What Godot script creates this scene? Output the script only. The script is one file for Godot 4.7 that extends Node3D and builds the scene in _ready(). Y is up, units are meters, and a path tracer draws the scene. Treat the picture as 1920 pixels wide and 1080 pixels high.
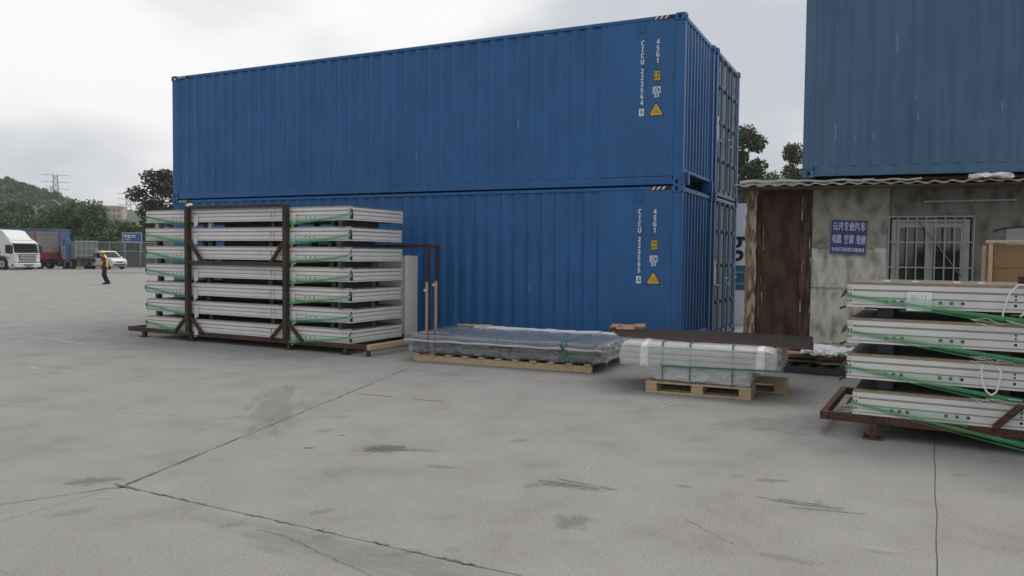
extends Node3D
# Container yard under an overcast sky. Units are metres, y is up, the camera looks along -z.

# ---------------------------------------------------------------- mesh building
class MB:
	var v := PackedVector3Array()
	var n := PackedVector3Array()
	var c := PackedColorArray()
	var tint := Color.WHITE
	var colored := false
	func tri(a: Vector3, b: Vector3, d: Vector3) -> void:   # counter-clockwise seen from outside
		var m := (b - a).cross(d - a).normalized()
		v.append(a); v.append(d); v.append(b)
		for i in 3:
			n.append(m)
			if colored: c.append(tint)
	func tri_n(a: Vector3, b: Vector3, d: Vector3, na: Vector3, nb: Vector3, nd: Vector3) -> void:
		v.append(a); v.append(d); v.append(b)
		n.append(na); n.append(nd); n.append(nb)
		if colored:
			for i in 3: c.append(tint)
	func quad(a: Vector3, b: Vector3, d: Vector3, e: Vector3) -> void:
		tri(a, b, d); tri(a, d, e)
	func quad_n(a: Vector3, b: Vector3, d: Vector3, e: Vector3, na: Vector3, nb: Vector3, nd: Vector3, ne: Vector3) -> void:
		tri_n(a, b, d, na, nb, nd); tri_n(a, d, e, na, nd, ne)
	func obox(t: Transform3D, s: Vector3, ch := 0.0) -> void:
		# a box of size s, its edges chamfered by ch
		var h := s * 0.5
		if ch <= 0.0:
			for k in 6:
				var ax := k / 2
				var sg := 1.0 if k % 2 == 0 else -1.0
				var nn := Vector3.ZERO; nn[ax] = sg
				var u := Vector3.ZERO; u[(ax + 1) % 3] = 1.0
				var w := Vector3.ZERO; w[(ax + 2) % 3] = sg
				var p := nn * h
				u *= h; w *= h
				quad(t * (p - u - w), t * (p + u - w), t * (p + u + w), t * (p - u + w))
			return
		ch = minf(ch, minf(h.x, minf(h.y, h.z)) * 0.6)
		var q := h - Vector3(ch, ch, ch)
		for k in 6:
			var ax := k / 2
			var sg := 1.0 if k % 2 == 0 else -1.0
			var p := Vector3.ZERO; p[ax] = sg * h[ax]
			var u := Vector3.ZERO; u[(ax + 1) % 3] = q[(ax + 1) % 3]
			var w := Vector3.ZERO; w[(ax + 2) % 3] = sg * q[(ax + 2) % 3]
			quad(t * (p - u - w), t * (p + u - w), t * (p + u + w), t * (p - u + w))
		for ax in 3:
			var b := (ax + 1) % 3
			var d := (ax + 2) % 3
			for sb in [-1.0, 1.0]:
				for sd in [-1.0, 1.0]:
					var p1 := Vector3.ZERO; p1[b] = sb * h[b]; p1[d] = sd * q[d]
					var p2 := Vector3.ZERO; p2[b] = sb * q[b]; p2[d] = sd * h[d]
					var a := Vector3.ZERO; a[ax] = q[ax]
					flip_quad(t, p1, p2, a)
		for sx in [-1.0, 1.0]:
			for sy in [-1.0, 1.0]:
				for sz in [-1.0, 1.0]:
					var a := Vector3(sx * h.x, sy * q.y, sz * q.z)
					var b := Vector3(sx * q.x, sy * h.y, sz * q.z)
					var d := Vector3(sx * q.x, sy * q.y, sz * h.z)
					if sx * sy * sz > 0.0: tri(t * a, t * b, t * d)
					else: tri(t * a, t * d, t * b)
	func flip_quad(t: Transform3D, p1: Vector3, p2: Vector3, a: Vector3) -> void:
		var want := t.basis * (p1 + p2)
		var q := [t * (p1 - a), t * (p1 + a), t * (p2 + a), t * (p2 - a)]
		var m: Vector3 = (q[1] - q[0]).cross(q[2] - q[0])
		if m.dot(want) >= 0.0: quad(q[0], q[1], q[2], q[3])
		else: quad(q[3], q[2], q[1], q[0])
	func box(p: Vector3, s: Vector3, ch := 0.0) -> void:
		obox(Transform3D(Basis(), p), s, ch)
	func bar(a: Vector3, b: Vector3, w: float, h: float, ch := 0.0, up := Vector3.UP) -> void:
		# a beam from a to b: w across, h along up
		var z := (b - a).normalized()
		if absf(z.dot(up)) > 0.99: up = Vector3.RIGHT
		var x := up.cross(z).normalized()
		var y := z.cross(x)
		obox(Transform3D(Basis(x, y, z), (a + b) * 0.5), Vector3(w, h, a.distance_to(b)), ch)
	func tube(pts: Array, r: float, sides := 8, r2 := -1.0) -> void:
		if r2 < 0.0: r2 = r
		var rings := []
		var up := Vector3(0.31, 0.83, 0.46).normalized()
		for i in pts.size():
			var a: Vector3 = pts[maxi(i - 1, 0)]
			var b: Vector3 = pts[mini(i + 1, pts.size() - 1)]
			var d := (b - a).normalized()
			var x := up.cross(d).normalized()
			var y := d.cross(x)
			up = y
			var rr := lerpf(r, r2, float(i) / maxf(1.0, pts.size() - 1))
			var ring := []
			for k in sides:
				var an := TAU * k / sides
				var o := x * cos(an) + y * sin(an)
				ring.append([pts[i] + o * rr, o])
			rings.append(ring)
		for i in rings.size() - 1:
			for k in sides:
				var k2 := (k + 1) % sides
				var p = rings[i][k]; var q = rings[i][k2]; var s = rings[i + 1][k2]; var t = rings[i + 1][k]
				quad_n(p[0], q[0], s[0], t[0], p[1], q[1], s[1], t[1])
		for e in [0, rings.size() - 1]:
			var mid: Vector3 = pts[e]
			for k in sides:
				var k2 := (k + 1) % sides
				if e == 0: tri(mid, rings[e][k2][0], rings[e][k][0])
				else: tri(mid, rings[e][k][0], rings[e][k2][0])
	func prism(poly: PackedVector2Array, z0: float, z1: float, t := Transform3D()) -> void:
		# a polygon in x, y, extruded along z
		poly = poly.duplicate()
		var ar := 0.0
		for i in poly.size():
			var p := poly[i]; var q := poly[(i + 1) % poly.size()]
			ar += p.x * q.y - q.x * p.y
		if ar < 0.0: poly.reverse()
		var hi := maxf(z0, z1); var lo := minf(z0, z1)
		var ix := Geometry2D.triangulate_polygon(poly)
		for i in range(0, ix.size(), 3):
			var a := poly[ix[i]]; var b := poly[ix[i + 1]]; var d := poly[ix[i + 2]]
			if (b - a).cross(d - a) < 0.0:
				var s := b; b = d; d = s
			tri(t * Vector3(a.x, a.y, hi), t * Vector3(b.x, b.y, hi), t * Vector3(d.x, d.y, hi))
			tri(t * Vector3(a.x, a.y, lo), t * Vector3(d.x, d.y, lo), t * Vector3(b.x, b.y, lo))
		for i in poly.size():
			var p := poly[i]; var q := poly[(i + 1) % poly.size()]
			quad(t * Vector3(p.x, p.y, lo), t * Vector3(q.x, q.y, lo), t * Vector3(q.x, q.y, hi), t * Vector3(p.x, p.y, hi))
	func mesh() -> ArrayMesh:
		var a := []
		a.resize(Mesh.ARRAY_MAX)
		a[Mesh.ARRAY_VERTEX] = v
		a[Mesh.ARRAY_NORMAL] = n
		if colored: a[Mesh.ARRAY_COLOR] = c
		var m := ArrayMesh.new()
		m.add_surface_from_arrays(Mesh.PRIMITIVE_TRIANGLES, a)
		return m

var M := {}
var used := {}

func lin(r: float, g: float, b: float) -> Color:
	return Color(r, g, b).linear_to_srgb()

func numbered(called: String) -> String:
	if not used.has(called):
		used[called] = 0
		return called
	used[called] += 1
	return "%s_%03d" % [called, used[called]]

func tag(o: Node3D, label: String, category: String, group := "", kind := "") -> Node3D:
	if label: o.set_meta("label", label)
	if category: o.set_meta("category", category)
	if group: o.set_meta("group", group)
	if kind: o.set_meta("kind", kind)
	return o

func thing(called: String, label: String, category: String, at := Vector3.ZERO, turn := 0.0, group := "") -> Node3D:
	var o := Node3D.new()
	o.name = numbered(called)
	add_child(o)
	o.position = at
	o.rotation.y = turn
	tag(o, label, category, group)
	return o

func part(called: String, b, m: Material, parent: Node3D, at := Transform3D()) -> MeshInstance3D:
	var o := MeshInstance3D.new()
	o.name = called
	o.mesh = b.mesh() if b is MB else b
	o.material_override = m
	o.transform = at
	if parent == self:
		o.name = numbered(called)
		add_child(o)
	else:
		parent.add_child(o, true)
	return o

func one_box(called: String, p: Vector3, s: Vector3, m: Material, parent: Node3D, ch := 0.004) -> MeshInstance3D:
	var b := MB.new()
	b.box(Vector3.ZERO, s, ch)
	return part(called, b, m, parent, Transform3D(Basis(), p))

func one_bar(called: String, a: Vector3, e: Vector3, w: float, h: float, m: Material, parent: Node3D, ch := 0.003, up := Vector3.UP) -> MeshInstance3D:
	var b := MB.new()
	b.bar(a, e, w, h, ch, up)
	return part(called, b, m, parent)

# ---------------------------------------------------------------- materials
func noise_tex(seed_: int, freq: float, ramp: Array, size := 512, octaves := 5, kind := FastNoiseLite.TYPE_SIMPLEX_SMOOTH, normal := -1.0, gain := 0.5) -> NoiseTexture2D:
	var f := FastNoiseLite.new()
	f.seed = seed_
	f.noise_type = kind
	f.frequency = freq
	f.fractal_octaves = octaves
	f.fractal_gain = gain
	var t := NoiseTexture2D.new()
	t.width = size
	t.height = size
	t.seamless = true
	t.generate_mipmaps = false
	if normal > 0.0:
		t.as_normal_map = true
		t.bump_strength = normal
	t.noise = f
	if ramp.size():
		var g := Gradient.new()
		var off := PackedFloat32Array()
		var col := PackedColorArray()
		for r in ramp:
			off.append(r[0])
			col.append(r[1])
		g.offsets = off
		g.colors = col
		t.color_ramp = g
	return t

func grey(x: float) -> Color:
	return Color(x, x, x)

func mat(called: String, col: Color, rough := 0.7, metal := 0.0, spec := 0.5) -> StandardMaterial3D:
	var m := StandardMaterial3D.new()
	m.resource_name = called
	m.albedo_color = col
	m.roughness = rough
	m.metallic = metal
	m.metallic_specular = spec
	M[called] = m
	return m

func textured(m: StandardMaterial3D, tex: Texture2D, scale: Vector3, world := false) -> StandardMaterial3D:
	m.albedo_texture = tex
	m.uv1_triplanar = true
	m.uv1_world_triplanar = world
	m.uv1_scale = scale
	m.uv1_triplanar_sharpness = 4.0
	return m

func second(m: StandardMaterial3D, tex: Texture2D, scale: Vector3, world := false) -> StandardMaterial3D:
	m.detail_enabled = true
	m.detail_albedo = tex
	m.detail_blend_mode = BaseMaterial3D.BLEND_MODE_MUL
	m.detail_uv_layer = BaseMaterial3D.DETAIL_UV_2
	m.uv2_triplanar = true
	m.uv2_world_triplanar = world
	m.uv2_scale = scale
	m.uv2_triplanar_sharpness = 4.0
	return m

func relief(m: StandardMaterial3D, tex: Texture2D, cm: float) -> StandardMaterial3D:
	m.heightmap_enabled = true
	m.heightmap_texture = tex
	m.heightmap_scale = cm
	return m

func make_materials() -> void:
	var t_blot := noise_tex(11, 0.006, [[0.0, grey(0.78)], [0.45, grey(0.95)], [1.0, grey(1.0)]], 512)
	var t_soft := noise_tex(12, 0.004, [[0.0, grey(0.91)], [0.5, grey(0.97)], [1.0, grey(1.0)]], 512, 4)
	var t_streak := noise_tex(5, 0.02, [[0.0, grey(0.91)], [0.4, grey(0.97)], [0.62, grey(1.0)], [1.0, grey(1.0)]], 512, 4)
	var t_fine := noise_tex(21, 0.08, [[0.0, grey(0.82)], [0.5, grey(0.95)], [1.0, grey(1.0)]], 512, 3)
	var t_gritty := noise_tex(27, 0.16, [[0.0, grey(0.2)], [1.0, grey(0.8)]], 512, 3)
	var t_grain := noise_tex(31, 0.03, [[0.0, Color(0.62, 0.55, 0.47)], [0.4, Color(0.86, 0.81, 0.74)], [0.7, Color(1.0, 0.97, 0.92)], [1.0, Color(0.93, 0.86, 0.77)]], 512, 4)
	var t_rust := noise_tex(41, 0.02, [[0.0, Color(0.55, 0.42, 0.36)], [0.4, Color(0.8, 0.66, 0.58)], [0.6, Color(1.0, 0.86, 0.74)], [1.0, Color(0.82, 0.8, 0.82)]], 512, 5)
	# concrete: fine speckle times broad blotches
	var t_c1 := noise_tex(3, 0.0045, [[0.0, Color(0.84, 0.835, 0.83)], [0.35, Color(0.935, 0.93, 0.925)], [0.6, Color(0.965, 0.962, 0.957)], [1.0, Color(1.0, 0.995, 0.985)]], 2048, 9, FastNoiseLite.TYPE_SIMPLEX_SMOOTH, -1.0, 0.62)
	var t_c2 := noise_tex(8, 0.05, [[0.0, grey(0.56)], [0.25, grey(0.82)], [0.45, grey(0.925)], [0.7, grey(0.97)], [1.0, Color(1.0, 0.995, 0.98)]], 1024, 5, FastNoiseLite.TYPE_SIMPLEX_SMOOTH, -1.0, 0.8)
	var t_c3 := noise_tex(9, 0.12, [[0.0, grey(0.25)], [1.0, grey(0.75)]], 1024, 4)
	var concrete := textured(mat("concrete", lin(0.338, 0.333, 0.323), 0.86), t_c1, Vector3(0.105, 0.105, 0.105), true)
	second(concrete, t_c2, Vector3(0.83, 0.83, 0.83), true)
	relief(concrete, t_c3, 0.05)
	textured(mat("joint_dirt", lin(0.15, 0.142, 0.132), 0.95), t_fine, Vector3(2, 2, 2), true)
	# blue paints
	var bl := textured(mat("blue_paint", lin(0.022, 0.120, 0.315), 0.44, 0.0, 0.42), t_streak, Vector3(0.9, 0.055, 0.9))
	second(bl, t_soft, Vector3(0.4, 0.3, 0.4))
	var bf := textured(mat("faded_blue_paint", lin(0.072, 0.150, 0.250), 0.5, 0.0, 0.4), t_streak, Vector3(0.8, 0.05, 0.8))
	second(bf, t_soft, Vector3(0.4, 0.3, 0.4))
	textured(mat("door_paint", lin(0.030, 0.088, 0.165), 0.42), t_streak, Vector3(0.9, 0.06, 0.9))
	textured(mat("lock_grey", lin(0.17, 0.215, 0.25), 0.45, 0.2), t_blot, Vector3(1, 1, 1))
	mat("rubber_and_hole_black", lin(0.022, 0.022, 0.023), 0.7)  # rubber on the door gasket; painted dark for panel holes and slots
	mat("paint_chip", lin(0.28, 0.36, 0.46), 0.8)
	mat("marking_white", lin(0.72, 0.73, 0.74), 0.6)
	mat("marking_yellow", lin(0.58, 0.36, 0.035), 0.6)
	mat("marking_black", lin(0.012, 0.012, 0.014), 0.6)
	mat("marking_cream", lin(0.60, 0.52, 0.38), 0.6)
	# panels and racks
	textured(mat("white_profile", lin(0.68, 0.67, 0.655), 0.36), t_soft, Vector3(0.5, 0.5, 0.5))
	textured(mat("board_edge", lin(0.35, 0.30, 0.26), 0.8), t_grain, Vector3(0.5, 9.0, 0.5))
	textured(mat("board_edge_grey", lin(0.40, 0.375, 0.345), 0.8), t_fine, Vector3(0.5, 4.0, 0.5))
	textured(mat("board_top", lin(0.15, 0.145, 0.14), 0.5), t_blot, Vector3(0.7, 0.7, 0.7))
	mat("board_under", lin(0.13, 0.13, 0.13), 0.35)
	var ru := textured(mat("rusty_steel", lin(0.105, 0.062, 0.046), 0.72, 0.1), t_rust, Vector3(2.1, 2.1, 2.1))
	second(ru, t_blot, Vector3(0.9, 0.9, 0.9))
	var dk := textured(mat("dark_steel", lin(0.075, 0.066, 0.058), 0.65, 0.2), t_rust, Vector3(2.6, 2.6, 2.6))
	second(dk, t_blot, Vector3(0.9, 0.9, 0.9))
	textured(mat("pine", lin(0.60, 0.51, 0.37), 0.75), t_grain, Vector3(0.8, 11.0, 11.0))
	textured(mat("pine_cross", lin(0.57, 0.475, 0.34), 0.75), t_grain, Vector3(11.0, 11.0, 0.8))
	textured(mat("old_timber", lin(0.27, 0.20, 0.135), 0.85), t_grain, Vector3(9.0, 0.7, 9.0))
	textured(mat("scrap_wood", lin(0.43, 0.35, 0.26), 0.85), t_grain, Vector3(1.2, 12.0, 12.0))
	textured(mat("cardboard", lin(0.30, 0.185, 0.085), 0.85), t_fine, Vector3(1.2, 1.2, 1.2))
	textured(mat("brown_card", lin(0.31, 0.19, 0.12), 0.85), t_blot, Vector3(2, 2, 2))
	textured(mat("film_plywood", lin(0.032, 0.025, 0.022), 0.75, 0.0, 0.25), t_blot, Vector3(1.0, 1.0, 1.0))
	mat("ply_edge", lin(0.15, 0.055, 0.05), 0.8)
	mat("paper", lin(0.74, 0.76, 0.76), 0.8)
	mat("ink", lin(0.36, 0.40, 0.44), 0.8)
	mat("rope", lin(0.72, 0.71, 0.68), 0.7)
	for d in [["green_film", 0.085, 0.34, 0.14, 0.64, 0.30], ["pale_film", 0.20, 0.50, 0.28, 0.26, 0.32], ["deep_film", 0.04, 0.20, 0.11, 0.6, 0.30], ["clear_film", 0.76, 0.78, 0.80, 0.11, 0.05], ["milky_film", 0.70, 0.70, 0.71, 0.46, 0.28], ["tape_film", 0.80, 0.80, 0.79, 0.85, 0.4]]:
		var f := mat(d[0], lin(d[1], d[2], d[3]), d[5])
		f.albedo_color.a = d[4]
		f.transparency = BaseMaterial3D.TRANSPARENCY_ALPHA
	var t_crk := noise_tex(57, 0.018, [[0.0, grey(0.0)], [1.0, grey(1.0)]], 512, 5, FastNoiseLite.TYPE_PERLIN)
	for k in ["clear_film", "milky_film"]:
		var f: StandardMaterial3D = M[k]
		f.uv1_triplanar = true
		f.uv1_scale = Vector3(1.3, 2.2, 1.3)
		relief(f, t_crk, 1.8 if k == "clear_film" else 0.5)
	mat("strap_green", lin(0.035, 0.16, 0.10), 0.45)
	textured(mat("pack_grey", lin(0.10, 0.105, 0.11), 0.5), t_blot, Vector3(1.5, 5.0, 1.5))
	textured(mat("pack_blue", lin(0.19, 0.225, 0.27), 0.25), t_blot, Vector3(0.6, 0.6, 0.6))
	mat("pack_dark", lin(0.035, 0.038, 0.042), 0.5)
	textured(mat("pack_white", lin(0.52, 0.52, 0.525), 0.6), t_streak, Vector3(0.5, 4.0, 4.0))
	mat("foam_white", lin(0.74, 0.74, 0.77), 0.75)
	# shed
	var t_wall := noise_tex(71, 0.012, [[0.0, Color(0.60, 0.58, 0.54)], [0.28, Color(0.82, 0.80, 0.76)], [0.5, Color(0.94, 0.93, 0.90)], [1.0, Color(1.0, 1.0, 0.98)]], 512, 6)
	var wl := textured(mat("shed_plaster", lin(0.37, 0.36, 0.335), 0.9), t_wall, Vector3(0.55, 0.35, 0.55))
	second(wl, t_blot, Vector3(1.3, 0.7, 1.3))
	relief(wl, t_gritty, 0.15)
	var w2 := textured(mat("shed_sheet", lin(0.64, 0.63, 0.595), 0.7), t_wall, Vector3(0.7, 0.3, 0.7))
	second(w2, t_blot, Vector3(1.6, 0.6, 1.6))
	var w3 := textured(mat("shed_grey_wall", lin(0.22, 0.218, 0.21), 0.9), t_wall, Vector3(0.5, 0.35, 0.5))
	second(w3, t_blot, Vector3(0.9, 0.5, 0.9))
	var dr := textured(mat("rusty_door", lin(0.088, 0.052, 0.043), 0.75, 0.05), t_rust, Vector3(0.35, 0.16, 0.35))
	second(dr, t_blot, Vector3(1.1, 0.5, 1.1))
	
	var t_peel := noise_tex(73, 0.02, [[0.0, Color(0.46, 0.38, 0.32)], [0.40, Color(0.62, 0.54, 0.47)], [0.58, Color(0.88, 0.84, 0.78)], [1.0, Color(1.0, 0.98, 0.94)]], 512, 6)
	textured(mat("rusty_door_edge", lin(0.105, 0.066, 0.05), 0.8, 0.05), t_peel, Vector3(0.8, 0.16, 0.8))
	var tp := textured(mat("peeling_post", lin(0.46, 0.41, 0.345), 0.9), t_peel, Vector3(0.9, 0.25, 0.9))
	relief(tp, t_gritty, 0.5)
	textured(mat("roof_cement", lin(0.42, 0.43, 0.41), 0.9), t_blot, Vector3(1.2, 1.2, 1.2))
	mat("window_frame", lin(0.36, 0.37, 0.36), 0.5)
	mat("grille_steel", lin(0.30, 0.31, 0.32), 0.5, 0.3)
	var gl := mat("glass", lin(0.04, 0.05, 0.045), 0.06)
	gl.albedo_color.a = 0.25
	gl.transparency = BaseMaterial3D.TRANSPARENCY_ALPHA
	mat("sign_navy", lin(0.033, 0.045, 0.165), 0.6)
	mat("sign_letter", lin(0.55, 0.58, 0.72), 0.6)
	mat("sign_border", lin(0.16, 0.17, 0.27), 0.6)
	# far things
	mat("truck_white", lin(0.60, 0.61, 0.62), 0.35)
	mat("truck_glass", lin(0.012, 0.014, 0.016), 0.12, 0.0, 0.25)
	mat("truck_black", lin(0.02, 0.02, 0.021), 0.6)
	mat("truck_grille", lin(0.16, 0.16, 0.16), 0.4)
	mat("tyre", lin(0.018, 0.018, 0.018), 0.85)
	mat("rim", lin(0.36, 0.36, 0.37), 0.4, 0.4)
	mat("lamp_lens", lin(0.7, 0.72, 0.72), 0.2)
	textured(mat("red_box", lin(0.22, 0.045, 0.05), 0.6), t_streak, Vector3(0.5, 0.08, 0.5))
	textured(mat("grey_box", lin(0.22, 0.20, 0.205), 0.6), t_streak, Vector3(0.5, 0.08, 0.5))
	textured(mat("far_blue", lin(0.055, 0.13, 0.27), 0.6), t_streak, Vector3(0.5, 0.06, 0.5))
	mat("tarp_grey", lin(0.17, 0.19, 0.18), 0.8)
	mat("fence_steel", lin(0.30, 0.32, 0.31), 0.6)
	textured(mat("fence_screen", lin(0.13, 0.135, 0.125), 0.9), t_fine, Vector3(0.3, 0.3, 0.3))
	mat("road_sign_blue", lin(0.05, 0.095, 0.27), 0.6)
	mat("lamp_pole", lin(0.42, 0.44, 0.44), 0.6)
	mat("pylon_steel", lin(0.26, 0.27, 0.28), 0.8)
	mat("pink_wall", lin(0.50, 0.36, 0.29), 0.9)
	mat("cream_wall", lin(0.52, 0.46, 0.35), 0.9)
	mat("far_window", lin(0.12, 0.12, 0.12), 0.4)
	textured(mat("bark", lin(0.10, 0.075, 0.055), 0.9), t_grain, Vector3(3, 0.6, 3))
	textured(mat("hill_earth", lin(0.06, 0.075, 0.04), 0.95), t_blot, Vector3(0.05, 0.05, 0.05), true)
	var lf := mat("leaf", Color.WHITE, 0.6, 0.0, 0.35)
	lf.vertex_color_use_as_albedo = true
	lf.backlight_enabled = true
	lf.backlight = lin(0.05, 0.075, 0.02)
	# person
	mat("vest_yellow", lin(0.74, 0.41, 0.055), 0.6)
	mat("vest_band", lin(0.6, 0.62, 0.58), 0.4)
	mat("helmet_yellow", lin(0.66, 0.50, 0.12), 0.4)
	mat("trouser_black", lin(0.012, 0.012, 0.014), 0.8)
	mat("shirt_maroon", lin(0.055, 0.014, 0.018), 0.8)
	mat("skin", lin(0.42, 0.24, 0.16), 0.6)
	mat("hair", lin(0.01, 0.009, 0.008), 0.6)
	mat("white_cabin", lin(0.78, 0.78, 0.78), 0.5)
	mat("cabin_blue", lin(0.045, 0.12, 0.22), 0.5)
	mat("cabin_light_blue", lin(0.12, 0.32, 0.45), 0.5)

func _ready() -> void:
	setup_view()
	make_materials()
	build_ground()
	build_far_land()
	build_containers()
	build_shed()
	build_left_rack()
	build_right_rack()
	build_pallet_loads()
	build_debris()
	build_far_vehicles()
	build_person()

# ---------------------------------------------------------------- camera, sky, sun
func setup_view() -> void:
	var cam := Camera3D.new()
	cam.name = "camera"
	cam.fov = rad_to_deg(2.0 * atan(540.0 / 1475.1))
	cam.near = 0.1
	cam.far = 3000.0
	add_child(cam)
	cam.position = Vector3(0, 1.69, 0)
	cam.rotation = Vector3(-0.0429, 0, 0.0104)
	cam.current = true
	var e := Environment.new()
	e.background_mode = Environment.BG_SKY
	e.tonemap_mode = Environment.TONE_MAPPER_LINEAR
	e.tonemap_exposure = 1.28
	e.sdfgi_enabled = true
	e.ssao_enabled = true
	e.ssil_enabled = true
	e.fog_enabled = true
	e.fog_density = 0.00045
	e.fog_light_color = Color(0.80, 0.82, 0.84)
	var sky := Sky.new()
	var ps := PanoramaSkyMaterial.new()
	ps.panorama = ImageTexture.create_from_image(sky_image())
	sky.sky_material = ps
	e.sky = sky
	var we := WorldEnvironment.new()
	we.name = "environment"
	we.environment = e
	add_child(we)
	var sun := DirectionalLight3D.new()
	sun.name = "sun"
	sun.light_energy = 0.42
	sun.light_angular_distance = 40.0
	sun.light_color = Color(1.0, 0.97, 0.93)
	sun.shadow_enabled = true
	add_child(sun)
	sun.look_at_from_position(Vector3(20, 52, -26), Vector3.ZERO)

func sky_image() -> Image:
	var w := 1024
	var h := 512
	var im := Image.create(w, h, false, Image.FORMAT_RGBF)
	var f := FastNoiseLite.new()
	f.seed = 14
	f.frequency = 1.5
	f.fractal_octaves = 5
	f.noise_type = FastNoiseLite.TYPE_SIMPLEX_SMOOTH
	var f2 := FastNoiseLite.new()
	f2.seed = 77
	f2.frequency = 0.55
	f2.fractal_octaves = 3
	for j in h:
		var el := (0.5 - (j + 0.5) / h) * PI
		for i in w:
			var az := ((i + 0.5) / w - 0.5) * TAU
			if el < -0.05:
				im.set_pixel(i, j, Color(0.36, 0.35, 0.34))
				continue
			var d := Vector3(sin(az) * cos(el), sin(el), -cos(az) * cos(el))
			# clouds flatten toward the horizon
			var p := Vector3(d.x, d.y * 2.6, d.z) * 1.3
			var a := f.get_noise_3dv(p + Vector3(0.3, 0, 0)) * 0.5 + f2.get_noise_3dv(p) * 0.5
			var t := smoothstep(-0.16, 0.26, a)
			var dark := Vector3(0.455, 0.478, 0.518)
			var light := Vector3(0.80, 0.795, 0.792)
			var c := dark.lerp(light, t)
			im.set_pixel(i, j, Color(c.x, c.y, c.z))
	return im

# ---------------------------------------------------------------- ground
func wobble(a: Vector2, b: Vector2, seed_: int, amp: float, step := 0.07) -> PackedVector2Array:
	# a worn slab edge from a to b
	var f := FastNoiseLite.new()
	f.seed = seed_
	f.frequency = 1.6
	f.fractal_octaves = 4
	var out := PackedVector2Array()
	var n := maxi(2, int(a.distance_to(b) / step))
	var nrm := (b - a).normalized().orthogonal()
	for i in n + 1:
		var t := float(i) / n
		var p := a.lerp(b, t)
		out.append(p + nrm * f.get_noise_2d(p.x, p.y) * amp * minf(1.0, minf(t, 1.0 - t) * n))
	return out

func slab(poly: PackedVector2Array, parent: Node3D) -> void:
	# points are (x, z) on the ground; top at 0, edges go down into the joint
	var b := MB.new()
	var kept := PackedVector2Array()
	for p in poly:
		if kept.is_empty() or kept[kept.size() - 1].distance_to(p) > 0.02: kept.append(p)
	poly = kept
	var ar := 0.0
	for i in poly.size():
		var p := poly[i]; var q := poly[(i + 1) % poly.size()]
		ar += p.x * q.y - q.x * p.y
	if ar > 0.0: poly.reverse()
	var ix := Geometry2D.triangulate_polygon(poly)
	for i in range(0, ix.size(), 3):
		var a := Vector3(poly[ix[i]].x, 0, poly[ix[i]].y)
		var c := Vector3(poly[ix[i + 1]].x, 0, poly[ix[i + 1]].y)
		var d := Vector3(poly[ix[i + 2]].x, 0, poly[ix[i + 2]].y)
		if (c - a).cross(d - a).y < 0.0: b.tri(a, d, c)
		else: b.tri(a, c, d)
	for i in poly.size():
		var p := poly[i]; var q := poly[(i + 1) % poly.size()]
		if p.length() > 40.0: continue
		b.quad(Vector3(p.x, -0.03, p.y), Vector3(q.x, -0.03, q.y), Vector3(q.x, 0, q.y), Vector3(p.x, 0, p.y))
	part("concrete_slab", b, M.concrete, parent)

func ribbon(b: MB, pts: Array, w: Array, y: float) -> void:
	# a flat strip on the ground; pts are Vector2(x, z)
	for i in pts.size() - 1:
		var p: Vector2 = pts[i]
		var q: Vector2 = pts[i + 1]
		var o1: Vector2 = ((pts[mini(i + 1, pts.size() - 1)] - pts[maxi(i - 1, 0)]) as Vector2).normalized().orthogonal() * w[i] * 0.5
		var o2: Vector2 = ((pts[mini(i + 2, pts.size() - 1)] - pts[i]) as Vector2).normalized().orthogonal() * w[i + 1] * 0.5
		var a1 := Vector3(p.x - o1.x, y, p.y - o1.y); var a2 := Vector3(p.x + o1.x, y, p.y + o1.y)
		var b1 := Vector3(q.x - o2.x, y, q.y - o2.y); var b2 := Vector3(q.x + o2.x, y, q.y + o2.y)
		if (b1 - a1).cross(b2 - a1).y > 0.0: b.quad(a1, b1, b2, a2)
		else: b.quad(a1, a2, b2, b1)

func rough_line(a: Vector2, e: Vector2, n: int, amp: float, w0: float, w1: float, rng: RandomNumberGenerator) -> Array:
	var pts := []
	var ws := []
	for i in n + 1:
		var t := float(i) / n
		pts.append(a.lerp(e, t) + (e - a).normalized().orthogonal() * rng.randf_range(-amp, amp))
		ws.append(lerpf(w0, w1, t) * rng.randf_range(0.35, 1.3))
	return [pts, ws]

func stain_material(seed_: int, col: Color, most: float, streak := 1.0) -> StandardMaterial3D:
	var n := 128
	var im := Image.create(n, n, false, Image.FORMAT_RGBA8)
	var f := FastNoiseLite.new()
	f.seed = seed_
	f.frequency = 0.03
	f.fractal_octaves = 5
	for j in n:
		for i in n:
			var p := Vector2(i - 63.5, j - 63.5) / 64.0
			var r := p.length() + f.get_noise_2d(i, j * streak) * 0.55
			var a := smoothstep(0.78, 0.35, r) * (0.6 + 0.6 * f.get_noise_2d(i * 4.0 + 300.0, j * 4.0 * streak))
			im.set_pixel(i, j, Color(1, 1, 1, clampf(a, 0, 1) * most))
	var m := mat("stain_%d" % seed_, col, 0.8)
	m.albedo_texture = ImageTexture.create_from_image(im)
	m.transparency = BaseMaterial3D.TRANSPARENCY_ALPHA
	m.texture_repeat = false
	return m

func stain(called: String, m: Material, at: Vector2, size: Vector2, turn: float, parent: Node3D, y := 0.004) -> void:
	var p := PlaneMesh.new()
	p.size = size
	part(called, p, m, parent, Transform3D(Basis(Vector3.UP, turn), Vector3(at.x, y, at.y)))

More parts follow.
